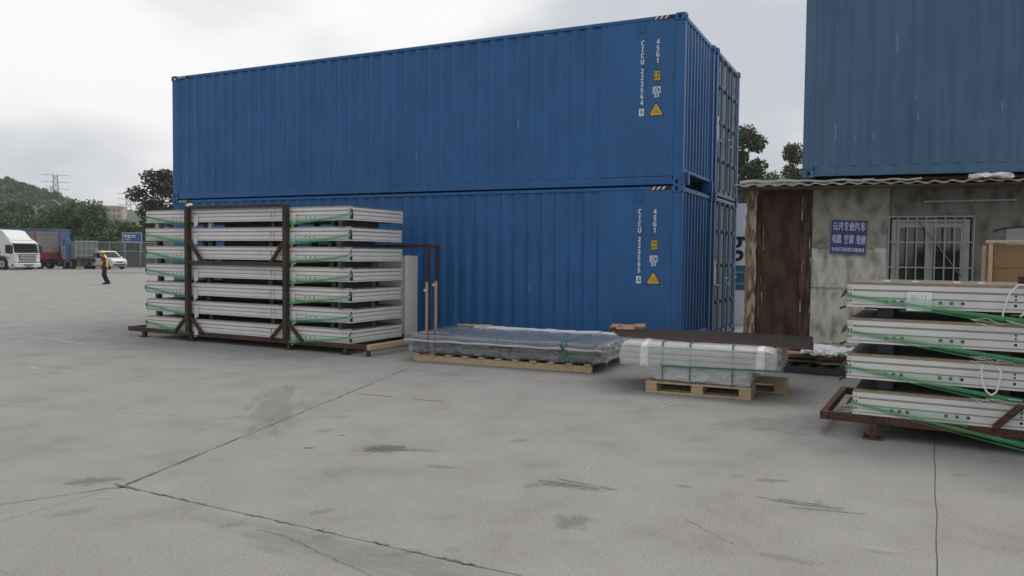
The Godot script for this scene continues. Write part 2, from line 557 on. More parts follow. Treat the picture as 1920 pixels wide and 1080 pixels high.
func build_ground() -> void:
	var g := Node3D.new()
	g.name = "ground"
	add_child(g)
	g.set_meta("kind", "structure")
	var under := MB.new()
	under.quad(Vector3(-900, -0.007, 60), Vector3(900, -0.007, 60), Vector3(900, -0.007, -900), Vector3(-900, -0.007, -900))
	part("joint_filler", under, M.joint_dirt, g)
	# slab joints as they run in the yard
	var node := Vector2(-2.773, -5.567)
	var a_far := Vector2(-1.436, -11.81)
	var a_end := node + (a_far - node) * 2.2
	var b_end := node + Vector2(0.884, 0.468) * 9.0
	var al := node + Vector2(-0.394, 0.745).normalized() * 9.0
	var d_hit := Vector2(-2.327, -7.784)
	var d_end := d_hit + Vector2(-0.979, -0.202) * 60.0
	var c_top := Vector2(3.989, -7.337)
	var cdir := Vector2(0.4691, -0.8832)
	var c_low := c_top - cdir * 6.3
	var c_far := c_top + cdir * 9.0
	var gap := 0.005
	var ea := wobble(node, a_far, 1, 0.010)
	var ea2 := wobble(a_far, a_end, 2, 0.010)
	var eb := wobble(node, b_end, 3, 0.016, 0.05)
	var el := wobble(node, al, 4, 0.008)
	var ed := wobble(d_hit, d_end, 5, 0.008, 0.3)
	var ec := wobble(c_low, c_far, 6, 0.010)
	var far := 800.0
	var push := func(pl: PackedVector2Array, o: Vector2) -> PackedVector2Array:
		var r := PackedVector2Array()
		for p in pl: r.append(p + o)
		return r
	var rev := func(pl: PackedVector2Array) -> PackedVector2Array:
		var r := pl.duplicate()
		r.reverse()
		return r
	var an := (a_far - node).normalized().orthogonal()     # to one side of joint A
	if an.x > 0.0: an = -an
	var dn := Vector2(0.202, -0.979)
	var bn := Vector2(-0.468, 0.884)
	var cn := Vector2(-0.8832, -0.4691)
	# left of the long joint, beyond the faint cross joint
	var pa: PackedVector2Array = push.call(ea, an * gap)
	var s1 := PackedVector2Array()
	var s2 := PackedVector2Array()
	var cut := 0
	for i in pa.size():
		if pa[i].y < d_hit.y:
			cut = i
			break
	for p in push.call(rev.call(ed), dn * gap * 0.5): s1.append(p)
	for i in range(cut, pa.size()): s1.append(pa[i])
	for p in push.call(ea2, an * gap): s1.append(p)
	s1.append(Vector2(a_end.x, -far)); s1.append(Vector2(-far, -far)); s1.append(Vector2(-far, d_end.y))
	slab(s1, g)
	for p in push.call(ed, -dn * gap * 0.5): s2.append(p)
	s2.append(Vector2(-far, d_end.y)); s2.append(Vector2(-far, 50)); s2.append(Vector2(al.x, 50))
	for p in push.call(rev.call(el), an * gap * 0.6): s2.append(p)
	for i in range(0, cut): s2.append(pa[i])
	slab(s2, g)
	# between the long joint and the joint at the right
	var s3 := PackedVector2Array()
	for p in push.call(rev.call(ea2), -an * gap): s3.append(p)
	for p in push.call(rev.call(ea), -an * gap): s3.append(p)
	var ebl: PackedVector2Array = push.call(eb, -bn * gap)
	var c_cross := Vector2.ZERO
	for p in ebl:
		var side := (p - c_top).dot(cn)
		if side < 0.02:
			c_cross = p
			break
		s3.append(p)
	for p in push.call(ec, cn * gap * 0.8):
		if p.y < c_cross.y - 0.03: s3.append(p)
	s3.append(Vector2(c_far.x, -far)); s3.append(Vector2(a_end.x, -far))
	slab(s3, g)
	# the nearest slab
	var s4 := PackedVector2Array()
	for p in push.call(eb, bn * gap).slice(1): s4.append(p)
	s4.append(Vector2(b_end.x, 50)); s4.append(Vector2(al.x, 50))
	for p in push.call(rev.call(el).slice(0, -1), -an * gap * 0.6): s4.append(p)
	slab(s4, g)
	# right of the right joint
	var s5 := PackedVector2Array()
	var ecr: PackedVector2Array = push.call(rev.call(ec), -cn * gap * 0.8)
	for p in ecr:
		if (p - node).dot(bn) < -gap: s5.append(p)
	for p in ebl:
		if (p - c_top).dot(cn) < -0.03: s5.append(p)
	s5.append(Vector2(far, b_end.y)); s5.append(Vector2(far, -far)); s5.append(Vector2(c_far.x, -far))
	slab(s5, g)
	# cracks, stains, scuffs
	mat("scrape_grey", lin(0.17, 0.165, 0.158), 0.9)
	var rng := RandomNumberGenerator.new()
	rng.seed = 4
	for jt in [[node, a_far, 40], [node, b_end, 44], [node, al, 12]]:
		var jb := MB.new()
		for k in jt[2]:
			var t0 := pow(rng.randf(), 1.5)
			var p: Vector2 = (jt[0] as Vector2).lerp(jt[1], t0)
			var dd: Vector2 = ((jt[1] as Vector2) - jt[0]).normalized()
			var l := rough_line(p - dd * rng.randf_range(0.03, 0.12), p + dd * rng.randf_range(0.03, 0.12), 6, 0.012, 0.016, 0.012, rng)
			l[1][0] = 0.002
			l[1][6] = 0.002
			ribbon(jb, l[0], l[1], 0.003 + 0.00005 * k)
		var jo := part("joint_chipping", jb, M.joint_dirt, g)
		jo.set_meta("kind", "stuff")
	for cr in [[node, Vector2(-3.366, -5.128), 0.011, 0.006], [Vector2(-1.35, -4.62), Vector2(-0.62, -3.95), 0.006, 0.003], [Vector2(-1.55, -4.72), Vector2(-1.35, -4.62), 0.003, 0.006], [Vector2(1.10, -5.05), Vector2(1.32, -4.55), 0.004, 0.003], [Vector2(-5.1, -6.0), Vector2(-3.9, -6.3), 0.005, 0.003]]:
		var b := MB.new()
		var l := rough_line(cr[0], cr[1], 26, 0.012, cr[2], cr[3], rng)
		ribbon(b, l[0], l[1], 0.004)
		part("crack", b, M.joint_dirt, g)
	var dark := stain_material(101, lin(0.06, 0.058, 0.056), 0.68, 1.6)
	var dark2 := stain_material(102, lin(0.10, 0.098, 0.095), 0.45)
	var dust := stain_material(103, lin(0.16, 0.155, 0.15), 0.32, 2.0)
	var dust2 := stain_material(105, lin(0.16, 0.155, 0.15), 0.28, 1.4)
	var pale := stain_material(104, lin(0.48, 0.47, 0.45), 0.35, 1.5)
	stain("oil_stain", dark, Vector2(-1.08, -6.72), Vector2(0.62, 0.42), 0.15, g)
	stain("oil_stain", dark2, Vector2(-0.80, -6.68), Vector2(0.5, 0.14), -0.2, g, 0.006)
	stain("oil_stain", dark2, Vector2(-3.05, -5.68), Vector2(0.55, 0.3), 0.2, g)
	stain("oil_stain", dark, Vector2(-1.74, -6.72), Vector2(0.16, 0.1), 0.1, g)
	stain("oil_stain", dark, Vector2(-1.55, -7.2), Vector2(0.1, 0.07), 0.4, g)
	for k in 60:
		var m: Material = [dark2, dust, dust, pale, dark2][k % 5]
		var s := rng.randf_range(0.05, 0.26)
		var z := -rng.randf_range(4.0, 13.0)
		stain("stain_mark", m, Vector2(rng.randf_range(-0.62, 0.62) * absf(z), z), Vector2(s * rng.randf_range(1.0, 2.4), s * 0.7), rng.randf_range(-0.6, 0.6), g, 0.0042 + 0.0002 * k)
	stain("tyre_grime", dust2, Vector2(-2.55, -8.4), Vector2(0.8, 4.0), 0.21, g, 0.0140)
	stain("tyre_grime", dust2, Vector2(-0.9, -4.35), Vector2(3.2, 0.55), -0.46, g, 0.0142)
	stain("tyre_grime", dark2, Vector2(0.4, -4.9), Vector2(0.4, 0.4), 0.4, g, 0.0144)
	stain("tyre_grime", dust2, Vector2(3.0, -7.9), Vector2(2.8, 1.2), 0.3, g, 0.0148)
	for s in [[Vector2(0.332, -5.80), Vector2(0.72, -5.60), 7, 0.08], [Vector2(1.80, -5.42), Vector2(2.22, -5.22), 4, 0.06], [Vector2(2.0, -5.2), Vector2(2.3, -5.12), 2, 0.05]]:
		var b := MB.new()
		for k in s[2]:
			var o := Vector2(rng.randf_range(-0.12, 0.1), rng.randf_range(-s[3], s[3]))
			var l := rough_line(s[0] + o, s[1] + o * 0.6, 12, 0.004, 0.010, 0.006, rng)
			ribbon(b, l[0], l[1], 0.0045)
		part("scrape_mark", b, M.scrape_grey, g)
	mat("scuff_white", lin(0.52, 0.515, 0.50), 0.9)
	mat("faded_yellow", lin(0.36, 0.29, 0.13), 0.9)
	mat("faded_red", lin(0.36, 0.25, 0.23), 0.9)
	for s in [[Vector2(-7.6, -14.0), Vector2(-9.6, -15.4), 0.05], [Vector2(-8.0, -13.4), Vector2(-6.6, -13.4), 0.05], [Vector2(-3.6, -11.9), Vector2(-4.6, -11.35), 0.03], [Vector2(-6.9, -11.2), Vector2(-6.0, -10.7), 0.03], [Vector2(0.55, -5.95), Vector2(0.72, -6.5), 0.008], [Vector2(1.05, -9.0), Vector2(1.35, -9.3), 0.012], [Vector2(1.6, -8.6), Vector2(1.86, -9.0), 0.012], [Vector2(1.75, -8.5), Vector2(1.9, -8.7), 0.01], [Vector2(-0.6, -10.5), Vector2(-0.2, -10.8), 0.02], [Vector2(-1.35, -10.9), Vector2(-1.1, -11.0), 0.03], [Vector2(-1.9, -10.7), Vector2(-1.75, -10.8), 0.02]]:
		var b := MB.new()
		for k in 3:
			var o := Vector2(rng.randf_range(-0.05, 0.05), rng.randf_range(-0.03, 0.03))
			var l := rough_line(s[0] + o, s[1] + o, 16, 0.006, s[2], s[2] * 0.5, rng)
			for i in l[1].size(): l[1][i] = maxf(0.0, l[1][i] * rng.randf_range(-0.3, 1.0))
			ribbon(b, l[0], l[1], 0.0045 + 0.0004 * k)
		part("scuff_mark", b, M.scuff_white, g)
	for s in [[Vector2(-1.82, -9.40), Vector2(-1.38, -9.19), "faded_yellow", 0.05], [Vector2(-1.1, -9.05), Vector2(-0.75, -8.95), "faded_red", 0.03]]:
		var b := MB.new()
		for k in 4:
			var o := Vector2(rng.randf_range(-0.04, 0.04), rng.randf_range(-0.035, 0.035))
			var l := rough_line(s[0] + o, s[1] + o, 14, 0.004, s[3] * 0.5, s[3] * 0.3, rng)
			ribbon(b, l[0], l[1], 0.0045 + 0.0004 * k)
		part("paint_mark", b, M[s[2]], g)

# ---------------------------------------------------------------- containers
const CL := 12.192
const CW := 2.438
const CH := 2.896

func casting(parent: Node3D, m: Material, p: Vector3, sx: float, sz: float) -> void:
	# a corner casting at corner p; sx, sz say which way it extends; oval holes on its two outer faces
	var b := MB.new()
	var s := Vector3(0.178, 0.118, 0.162)
	var c := p + Vector3(sx * s.x * 0.5, 0, sz * s.z * 0.5)
	var h := s * 0.5
	b.box(c + Vector3(sx * 0.035, 0, sz * 0.035), s * Vector3(0.98, 0.98, 0.98) - Vector3(0.07, 0, 0.07))
	for face in 2:
		# plate with a hole, set 8 mm proud of the block
		var out := Vector3(0, 0, -sz) if face == 0 else Vector3(-sx, 0, 0)
		var u := Vector3(1, 0, 0) if face == 0 else Vector3(0, 0, 1)
		var hu := h.x if face == 0 else h.z
		var o := c + out * (h.z + 0.008 if face == 0 else h.x + 0.008)
		var nk := 16
		for k in nk:
			var a1 := TAU * k / nk
			var a2 := TAU * (k + 1) / nk
			var q := []
			for a in [a1, a2]:
				var d := Vector2(cos(a), sin(a))
				var sc := minf(hu / maxf(absf(d.x), 1e-4), h.y / maxf(absf(d.y), 1e-4))
				q.append(o + u * d.x * sc + Vector3.UP * d.y * sc)
				q.append(o + u * d.x * 0.034 + Vector3.UP * d.y * 0.042)
			var want := out
			var nn: Vector3 = (q[2] - q[0]).cross(q[3] - q[0])
			if nn.dot(want) > 0.0: b.quad(q[0], q[2], q[3], q[1])
			else: b.quad(q[1], q[3], q[2], q[0])
			b.quad(q[1], q[3], q[3] - out * 0.03, q[1] - out * 0.03)
			b.quad(q[0], q[2], q[2] - out * 0.085, q[0] - out * 0.085)
		
	part("corner_casting", b, m, parent)

func corrugated(b: MB, from: Vector3, dir: Vector3, out: Vector3, length: float, y0: float, y1: float, pitch: float, depth: float, flat_end := 0.0, rows := 1) -> void:
	# trapezoid ribs along dir; the outer flats lie on the plane through from
	var pts := [[0.0, 0.0]]
	var x := 0.05
	while x + pitch < length - flat_end:
		pts.append([x, 0.0])
		pts.append([x + pitch * 0.25, -depth])
		pts.append([x + pitch * 0.5, -depth])
		pts.append([x + pitch * 0.75, 0.0])
		x += pitch
	pts.append([length, 0.0])
	var f := FastNoiseLite.new()
	f.seed = int(from.x * 10.0 + from.z * 7.0) + 3
	f.frequency = 0.55
	for i in pts.size() - 1:
		for r in rows:
			var q := []
			for e in [[i, r], [i + 1, r], [i + 1, r + 1], [i, r + 1]]:
				var p: Vector3 = from + dir * pts[e[0]][0] + out * pts[e[0]][1]
				p.y = lerpf(y0, y1, float(e[1]) / rows)
				if rows > 1 and e[0] > 0 and e[0] < pts.size() - 2 and e[1] > 0 and e[1] < rows: p += out * minf(0.0, f.get_noise_2d(pts[e[0]][0] * 1.6, p.y * 1.3 + from.y) * 0.016)
				q.append(p)
			if (q[1] - q[0]).cross(q[2] - q[0]).dot(out) >= 0.0: b.quad(q[0], q[1], q[2], q[3])
			else: b.quad(q[0], q[3], q[2], q[1])

func glyph(b: MB, text: String, size: float, t: Transform3D, font_name := "Droid Sans", weight := 700, squeeze := 1.0) -> void:
	var f := SystemFont.new()
	f.font_names = PackedStringArray([font_name])
	f.font_weight = weight
	var tm := TextMesh.new()
	tm.font = f
	tm.font_size = 48
	tm.pixel_size = size / 35.0
	tm.depth = 0.0015
	tm.text = text
	tm.curve_step = 1.5
	var n := tm.get_surface_count()
	for s in n:
		var a := tm.surface_get_arrays(s)
		var vs: PackedVector3Array = a[Mesh.ARRAY_VERTEX]
		var ns: PackedVector3Array = a[Mesh.ARRAY_NORMAL]
		var ix = a[Mesh.ARRAY_INDEX]
		if ix == null: ix = range(vs.size())
		for i in ix:
			b.v.append(t * (vs[i] * Vector3(squeeze, 1, 1)))
			b.n.append((t.basis * ns[i]).normalized())

func markings(c: Node3D, serial: String, check: String) -> void:
	# the marks on the flat panel at the right end of the long side; the panel is at z = -0.012
	var z := -0.010
	var b := MB.new()
	var y := 5.392 - CH - 0.045
	var rows := []
	for ch in serial:
		if ch == " ":
			y -= 0.052
			continue
		rows.append([ch, y])
		y -= 0.1072
	for r in rows:
		glyph(b, r[0], 0.086, Transform3D(Basis(), Vector3(11.452, r[1], z)), "Droid Sans", 700, 0.86)
	part("serial_number", b, M.marking_white, c)
	var bx := MB.new()
	bx.box(Vector3(11.448, 4.165 - CH, z), Vector3(0.085, 0.125, 0.002))
	var plate := part("check_digit_plate", bx, M.marking_white, c)
	b = MB.new()
	glyph(b, check, 0.078, Transform3D(Basis(), Vector3(11.448, 4.165 - CH, z + 0.0025)), "Droid Sans", 700, 0.9)
	part("check_digit", b, M.blue_paint, plate)
	b = MB.new()
	y = 5.392 - CH - 0.045
	for ch in "45G1":
		glyph(b, ch, 0.086, Transform3D(Basis(), Vector3(11.722, y, z)), "Droid Sans", 700, 0.86)
		y -= 0.1072
	part("size_code", b, M.marking_white, c)
	bx = MB.new()
	bx.box(Vector3(11.718, 4.772 - CH, z), Vector3(0.118, 0.165, 0.002))
	plate = part("height_mark", bx, M.marking_black, c)
	bx = MB.new()
	bx.box(Vector3(11.718, 4.772 - CH, z + 0.0015), Vector3(0.106, 0.152, 0.002))
	part("yellow_face", bx, M.marking_yellow, plate)
	b = MB.new()
	glyph(b, "2.9M", 0.04, Transform3D(Basis(), Vector3(11.718, 4.806 - CH, z + 0.003)), "Droid Sans", 700, 0.8)
	glyph(b, "9'6\"", 0.045, Transform3D(Basis(), Vector3(11.718, 4.738 - CH, z + 0.003)), "Droid Sans", 700, 0.9)
	part("height_figure", b, M.marking_black, plate)
	b = MB.new()
	for s in [[0, 0.052, 0.13, 0.012], [0, -0.052, 0.13, 0.012]]: b.box(Vector3(11.712 + s[0], 4.53 - CH + s[1], z), Vector3(s[2], s[3], 0.002))
	for s in [-0.064, 0.064]: b.box(Vector3(11.712 + s, 4.53 - CH, z), Vector3(0.012, 0.094, 0.002))
	glyph(b, "IC", 0.075, Transform3D(Basis(), Vector3(11.712, 4.53 - CH, z)), "Droid Sans", 700, 1.15)
	part("railway_mark", b, M.marking_white, c)
	b = MB.new()
	glyph(b, "33", 0.06, Transform3D(Basis(), Vector3(11.712, 4.435 - CH, z)), "Droid Sans", 700, 1.1)
	part("railway_code", b, M.marking_white, c)
	var tri := MB.new()
	tri.prism(rounded_triangle(11.71, 4.19 - CH, 0.150), z - 0.001, z + 0.001)
	plate = part("warning_triangle", tri, M.marking_black, c)
	tri = MB.new()
	tri.prism(rounded_triangle(11.71, 4.19 - CH, 0.122), z, z + 0.0025)
	part("triangle_face", tri, M.marking_yellow, plate)
	b = MB.new()
	for k in 3: b.box(Vector3(11.71, 4.185 - CH - k * 0.018, z + 0.003), Vector3(0.05 + k * 0.02, 0.004, 0.002))
	part("warning_text", b, M.marking_black, plate)
	b = MB.new()
	b.box(Vector3(11.448, 5.595 - CH, z + 0.004), Vector3(0.075, 0.15, 0.02), 0.006)
	part("bracket", b, c.get_meta("paint"), c)
	c.remove_meta("paint")

func rounded_triangle(x: float, y: float, r: float) -> PackedVector2Array:
	var out := PackedVector2Array()
	for k in 3:
		var a := PI / 2 + TAU * k / 3
		for j in 5:
			var b := a + (j - 2) * 0.5
			out.append(Vector2(x, y - 0.02) + Vector2(cos(a), sin(a)) * (r - 0.02) + Vector2(cos(b), sin(b)) * 0.02)
	return out

func hazard(c: Node3D, x0: float, x1: float, y: float) -> void:
	var base := MB.new()
	base.box(Vector3((x0 + x1) / 2, y, 0.0042), Vector3(x1 - x0, 0.052, 0.003))
	var o := part("hazard_strip", base, M.marking_black, c)
	var b := MB.new()
	var x := x0 + 0.01
	while x + 0.09 < x1:
		b.quad(Vector3(x, y - 0.026, 0.0065), Vector3(x + 0.045, y - 0.026, 0.0065), Vector3(x + 0.085, y + 0.026, 0.0065), Vector3(x + 0.04, y + 0.026, 0.0065))
		x += 0.088
	part("stripe_paint", b, M.marking_cream, o)

func container(called: String, label: String, at: Vector3, turn: float, side: Material, end: Material, doors: bool, simple := false, group := "") -> Node3D:
	# local x runs along the long side that faces the viewer (z = 0), the box reaches back to z = -CW
	var c := thing(called, label, "container", at, turn, group)
	var b := MB.new()
	corrugated(b, Vector3(0.17, 0, -0.012), Vector3(1, 0, 0), Vector3(0, 0, 1), CL - 0.34, 0.165, CH - 0.075, 0.278, 0.036, 1.02, 9)
	part("side_wall", b, side, c)
	b = MB.new()
	corrugated(b, Vector3(0.17, 0, -CW + 0.012), Vector3(1, 0, 0), Vector3(0, 0, -1), CL - 0.34, 0.165, CH - 0.075, 0.278, 0.036)
	part("side_wall", b, side, c)
	b = MB.new()
	corrugated(b, Vector3(0.03, 0, -0.14), Vector3(0, 0, -1), Vector3(-1, 0, 0), CW - 0.28, 0.12, CH - 0.1, 0.24, 0.045)
	part("end_wall", b, end, c)
	b = MB.new()
	b.box(Vector3(CL / 2, CH - 0.03, -CW / 2), Vector3(CL - 0.1, 0.02, CW - 0.1))
	part("roof_sheet", b, side, c)
	b = MB.new()
	b.box(Vector3(CL / 2, 0.255, -CW / 2), Vector3(CL - 0.2, 0.03, CW - 0.16))
	part("floor_pan", b, M.old_timber, c)
	for z in [0.0, -CW]:
		var s := -1.0 if z == 0.0 else 1.0
		one_box("top_rail", Vector3(CL / 2, CH - 0.045, z + s * 0.03), Vector3(CL - 0.36, 0.06, 0.06), side, c, 0.006)
		b = MB.new()
		b.box(Vector3(CL / 2, 0.092, z + s * 0.045), Vector3(CL - 0.36, 0.145, 0.05), 0.008)
		b.box(Vector3(CL / 2, 0.03, z + s * 0.02), Vector3(CL - 0.36, 0.018, 0.04))
		part("bottom_rail", b, side, c)
		for x in [0.0, CL]:
			var sx := 1.0 if x == 0.0 else -1.0
			one_box("corner_post", Vector3(x + sx * 0.087, CH / 2, z + s * 0.078), Vector3(0.165, CH - 0.236, 0.145), side, c, 0.01)
			casting(c, side, Vector3(x, 0.059, z), sx, s)
			casting(c, side, Vector3(x, CH - 0.059, z), sx, s)
	var rng := RandomNumberGenerator.new()
	rng.seed = int(at.x * 37.0 + at.y * 101.0) + 5
	for k in (16 if not simple else 26):
		var rx := 0.22 + (1 + rng.randi() % 36) * 0.278 - rng.randf_range(0.01, 0.06)
		var ry := rng.randf_range(0.3, 2.6)
		var hh := rng.randf_range(0.02, 0.22) * (rng.randf() + 0.3)
		var sc := MB.new()
		var ww := rng.randf_range(0.003, 0.010)
		for q in 3: sc.quad(Vector3(rx - ww * (0.3 + 0.3 * q), ry + hh * q / 3.0, -0.0105), Vector3(rx + ww * (0.8 - 0.2 * q), ry + hh * q / 3.0, -0.0105), Vector3(rx + ww * (0.6 - 0.2 * q), ry + hh * (q + 1) / 3.0, -0.0105), Vector3(rx - ww * (0.2 + 0.2 * q), ry + hh * (q + 1) / 3.0, -0.0105))
		part("paint_scratch", sc, M.paint_chip, c)
	for x in [0.06, CL - 0.06]:
		one_box("end_header", Vector3(x, CH - 0.055, -CW / 2), Vector3(0.08, 0.075, CW - 0.34), end, c, 0.006)
	one_box("end_sill", Vector3(0.07, 0.09, -CW / 2), Vector3(0.1, 0.14, CW - 0.34), end, c, 0.006)
	hazard(c, 0.20, 0.56, CH - 0.045)
	hazard(c, CL - 0.55, CL - 0.19, CH - 0.045)
	if simple: return c
	if doors:
		one_box("end_sill", Vector3(CL - 0.07, 0.09, -CW / 2), Vector3(0.1, 0.14, CW - 0.34), end, c, 0.006)
		for k in 2:
			var z0 := -0.17 - k * (CW / 2 - 0.165)
			var w := CW / 2 - 0.18
			b = MB.new()
			corrugated(b, Vector3(CL - 0.05, 0, z0), Vector3(0, 0, -1), Vector3(1, 0, 0), w, 0.18, CH - 0.11, 0.36, 0.04)
			var door := part("door", b, end, c)
			one_box("door_gasket", Vector3(CL - 0.045, CH / 2, z0 - w - 0.006), Vector3(0.02, CH - 0.3, 0.025), M.rubber_and_hole_black, door, 0.0)
			for j in 2:
				var z := z0 - w * (0.28 + 0.5 * j)
				b = MB.new()
				b.tube([Vector3(CL + 0.0, 0.10, z), Vector3(CL + 0.0, CH - 0.08, z)], 0.019, 10)
				var rod := part("locking_bar", b, M.lock_grey, door)
				for y in [0.13, 0.75, 1.5, 2.2, CH - 0.12]:
					one_box("bar_guide", Vector3(CL - 0.015, y, z), Vector3(0.06, 0.075, 0.10), M.lock_grey, rod, 0.008)
				b = MB.new()
				b.bar(Vector3(CL + 0.035, 1.1 + 0.12 * j, z), Vector3(CL + 0.03, 1.12 + 0.12 * j, z + (0.36 if j == 0 else -0.3)), 0.018, 0.035, 0.004)
				part("door_handle", b, M.lock_grey, rod)
			for y in [0.35, 0.95, 1.9, 2.5]:
				one_box("hinge", Vector3(CL - 0.02, y, -0.16 if k == 0 else -CW + 0.16), Vector3(0.05, 0.12, 0.09), end, door, 0.01)
		one_box("data_plate", Vector3(CL - 0.035, 1.35, -0.32), Vector3(0.008, 0.5, 0.1), M.marking_white, c, 0.0)
	else:
		# front end: ribbed wall above a gooseneck recess
		b = MB.new()
		corrugated(b, Vector3(CL - 0.03, 0, -0.13), Vector3(0, 0, -1), Vector3(1, 0, 0), CW - 0.26, 0.28, CH - 0.1, 0.235, 0.05)
		part("end_wall", b, end, c)
		one_box("end_sill", Vector3(CL - 0.07, 0.262, -CW / 2), Vector3(0.09, 0.05, CW - 0.34), end, c, 0.006)
		for z in [-0.26, -CW + 0.26]: one_bar("tunnel_cheek", Vector3(CL - 0.05, 0.02, z), Vector3(CL - 0.05, 0.237, z), 0.10, 0.2, end, c, 0.0)
		one_box("gooseneck_tunnel", Vector3(CL - 2.6, 0.14, -CW / 2), Vector3(1.2, 0.20, CW - 0.6), end, c, 0.0)
	return c

func build_containers() -> void:
	var yaw := 0.4548
	var o := Vector3(-8.0821, 0, -18.7536)
	var u := Vector3(cos(yaw), 0, sin(yaw))
	var v := Vector3(sin(yaw), 0, -cos(yaw))
	var names := [["blue shipping container marked CICU 223565 4, lower one of the front stack", "CICU 223565", "4", 0.0, 0.0], ["blue shipping container marked CICU 223564 9, resting on top of the front stack", "CICU 223564", "9", 0.0, CH]]
	for d in names:
		var c := container("shipping_container", d[0], o + Vector3.UP * d[4], -yaw, M.blue_paint, M.blue_paint, false, false, "blue containers in the big stack")
		c.set_meta("paint", M.blue_paint)
		markings(c, d[1], d[2])
	for k in 2:
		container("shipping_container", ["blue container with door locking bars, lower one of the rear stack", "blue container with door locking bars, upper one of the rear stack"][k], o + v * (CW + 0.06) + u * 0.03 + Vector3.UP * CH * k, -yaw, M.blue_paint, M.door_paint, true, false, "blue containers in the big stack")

# ---------------------------------------------------------------- shed with a container on its roof
const STROKES := {
	"云": [[2, 2, 8, 2], [1, 4.5, 9, 4.5], [4.5, 4.5, 2.5, 8.5, 8, 8.2], [6.8, 6.5, 8.8, 9.5]],
	"兴": [[2, 1.5, 3, 3.5], [5, 1, 5.5, 3], [8.2, 1, 6.5, 4], [1, 5, 9, 5], [3.5, 6, 1.5, 9], [6.5, 6, 8.8, 9]],
	"专": [[2, 2, 8, 2], [1, 4, 9, 4], [5, 0.5, 3.8, 6, 7.5, 6, 5, 8.5], [3.5, 7.5, 6.5, 9.5]],
	"业": [[3.5, 1, 3.5, 8.5], [6.5, 1, 6.5, 8.5], [1.2, 3, 2.3, 6.5], [8.8, 3, 7.7, 6.5], [0.8, 8.8, 9.2, 8.8]],
	"汽": [[1, 1.2, 2.2, 2.4], [0.6, 4, 1.8, 5], [0.8, 9, 2.2, 6.2], [4.5, 0.8, 3.2, 3.5], [4, 2.2, 9, 2.2], [4, 4, 8.3, 4], [3.3, 5.8, 7.8, 5.8, 8, 8.8, 9.3, 9]],
	"车": [[1.5, 2, 8.5, 2], [4.5, 0.6, 2.5, 5, 8, 5], [1, 7, 9, 7], [5.2, 3.5, 5.2, 9.6]],
	"电": [[2, 2, 8, 2, 8, 7, 2, 7, 2, 2], [2, 4.5, 8, 4.5], [5, 0.6, 5, 8.8, 9, 8.8, 9, 7.6]],
	"路": [[1, 1, 3.6, 1, 3.6, 3.6, 1, 3.6, 1, 1], [2.3, 3.6, 2.3, 8.5], [2.3, 5.8, 3.8, 5.8], [1, 5.5, 1, 9], [0.6, 9.2, 4, 8.2], [6.5, 0.8, 4.6, 4], [5.8, 2, 8.6, 2, 4.6, 5.6], [5.8, 3, 9.4, 5.6], [5.4, 6.4, 8.6, 6.4, 8.6, 9.2, 5.4, 9.2, 5.4, 6.4]],
	"空": [[5, 0.4, 5, 1.6], [1, 3.2, 1, 2, 9, 2, 9, 3.2], [4, 3, 2, 5], [6, 3, 8, 4.8], [2.5, 5.8, 7.5, 5.8], [5, 5.8, 5, 9], [1, 9.2, 9, 9.2]],
	"调": [[1.2, 1, 2.4, 2.2], [0.6, 4, 2.2, 4, 2.2, 8.6, 3.4, 7.6], [4.2, 9.4, 4.2, 1, 9, 1, 9, 9, 8, 9], [5.2, 3, 8, 3], [6.6, 1.8, 6.6, 4.8], [5.2, 4.8, 8, 4.8], [5.4, 6, 7.8, 6, 7.8, 8, 5.4, 8, 5.4, 6]],
	"维": [[2.8, 0.8, 1, 3.4, 2.6, 3.4, 0.8, 6.2, 3.4, 5.6], [0.6, 9, 3.6, 8], [5.4, 0.8, 4, 4], [4.8, 2.8, 4.8, 9.4], [6.6, 0.6, 7.2, 1.8], [4.8, 2.8, 9.2, 2.8], [4.8, 4.9, 8.8, 4.9], [4.8, 7, 8.8, 7], [4.8, 9.2, 9.4, 9.2], [7, 2.8, 7, 9.2]],
	"修": [[2.6, 0.8, 0.8, 4], [1.8, 3, 1.8, 9.4], [3.6, 3, 3.6, 7.6], [5.8, 0.8, 4.6, 3.2], [5.4, 1.8, 8.8, 1.8, 4.6, 5], [5.6, 2.4, 9.2, 5], [8, 5, 4.8, 6.6], [8.4, 6.4, 4.8, 8], [8.8, 7.8, 4.8, 9.6]],
	"话": [[1.2, 1, 2.4, 2.2], [0.6, 4, 2.2, 4, 2.2, 8.6, 3.4, 7.6], [8.4, 1, 4.6, 1.8], [4, 3.6, 9.4, 3.6], [6.6, 1.4, 6.6, 5.6], [4.8, 5.6, 8.6, 5.6, 8.6, 9, 4.8, 9, 4.8, 5.6]],
	"曾": [[3, 0.6, 4, 1.8], [7, 0.6, 6, 1.8], [2, 2.2, 8, 2.2, 8, 5, 2, 5, 2, 2.2], [5, 2.2, 5, 5], [3, 6, 7, 6, 7, 9.4, 3, 9.4, 3, 6], [3, 7.7, 7, 7.7]],
	"师": [[1.2, 2, 1.2, 6], [2.8, 0.8, 2.8, 6, 1.4, 9], [4.2, 1.4, 9, 1.4], [4.6, 3.4, 4.6, 7.6], [4.6, 3.4, 8.6, 3.4, 8.6, 7.4], [6.6, 1.4, 6.6, 9.6]],
	"傅": [[2.6, 0.8, 0.8, 4], [1.8, 3, 1.8, 9.4], [3.8, 1.6, 9.2, 1.6], [4.4, 2.8, 8.6, 2.8, 8.6, 5.4, 4.4, 5.4, 4.4, 2.8], [4.4, 4.1, 8.6, 4.1], [6.5, 0.6, 6.5, 5.4], [3.6, 6.8, 9.4, 6.8], [7.6, 5.8, 7.6, 9.4, 6.4, 9], [4.6, 7.6, 5.6, 8.6]],
}

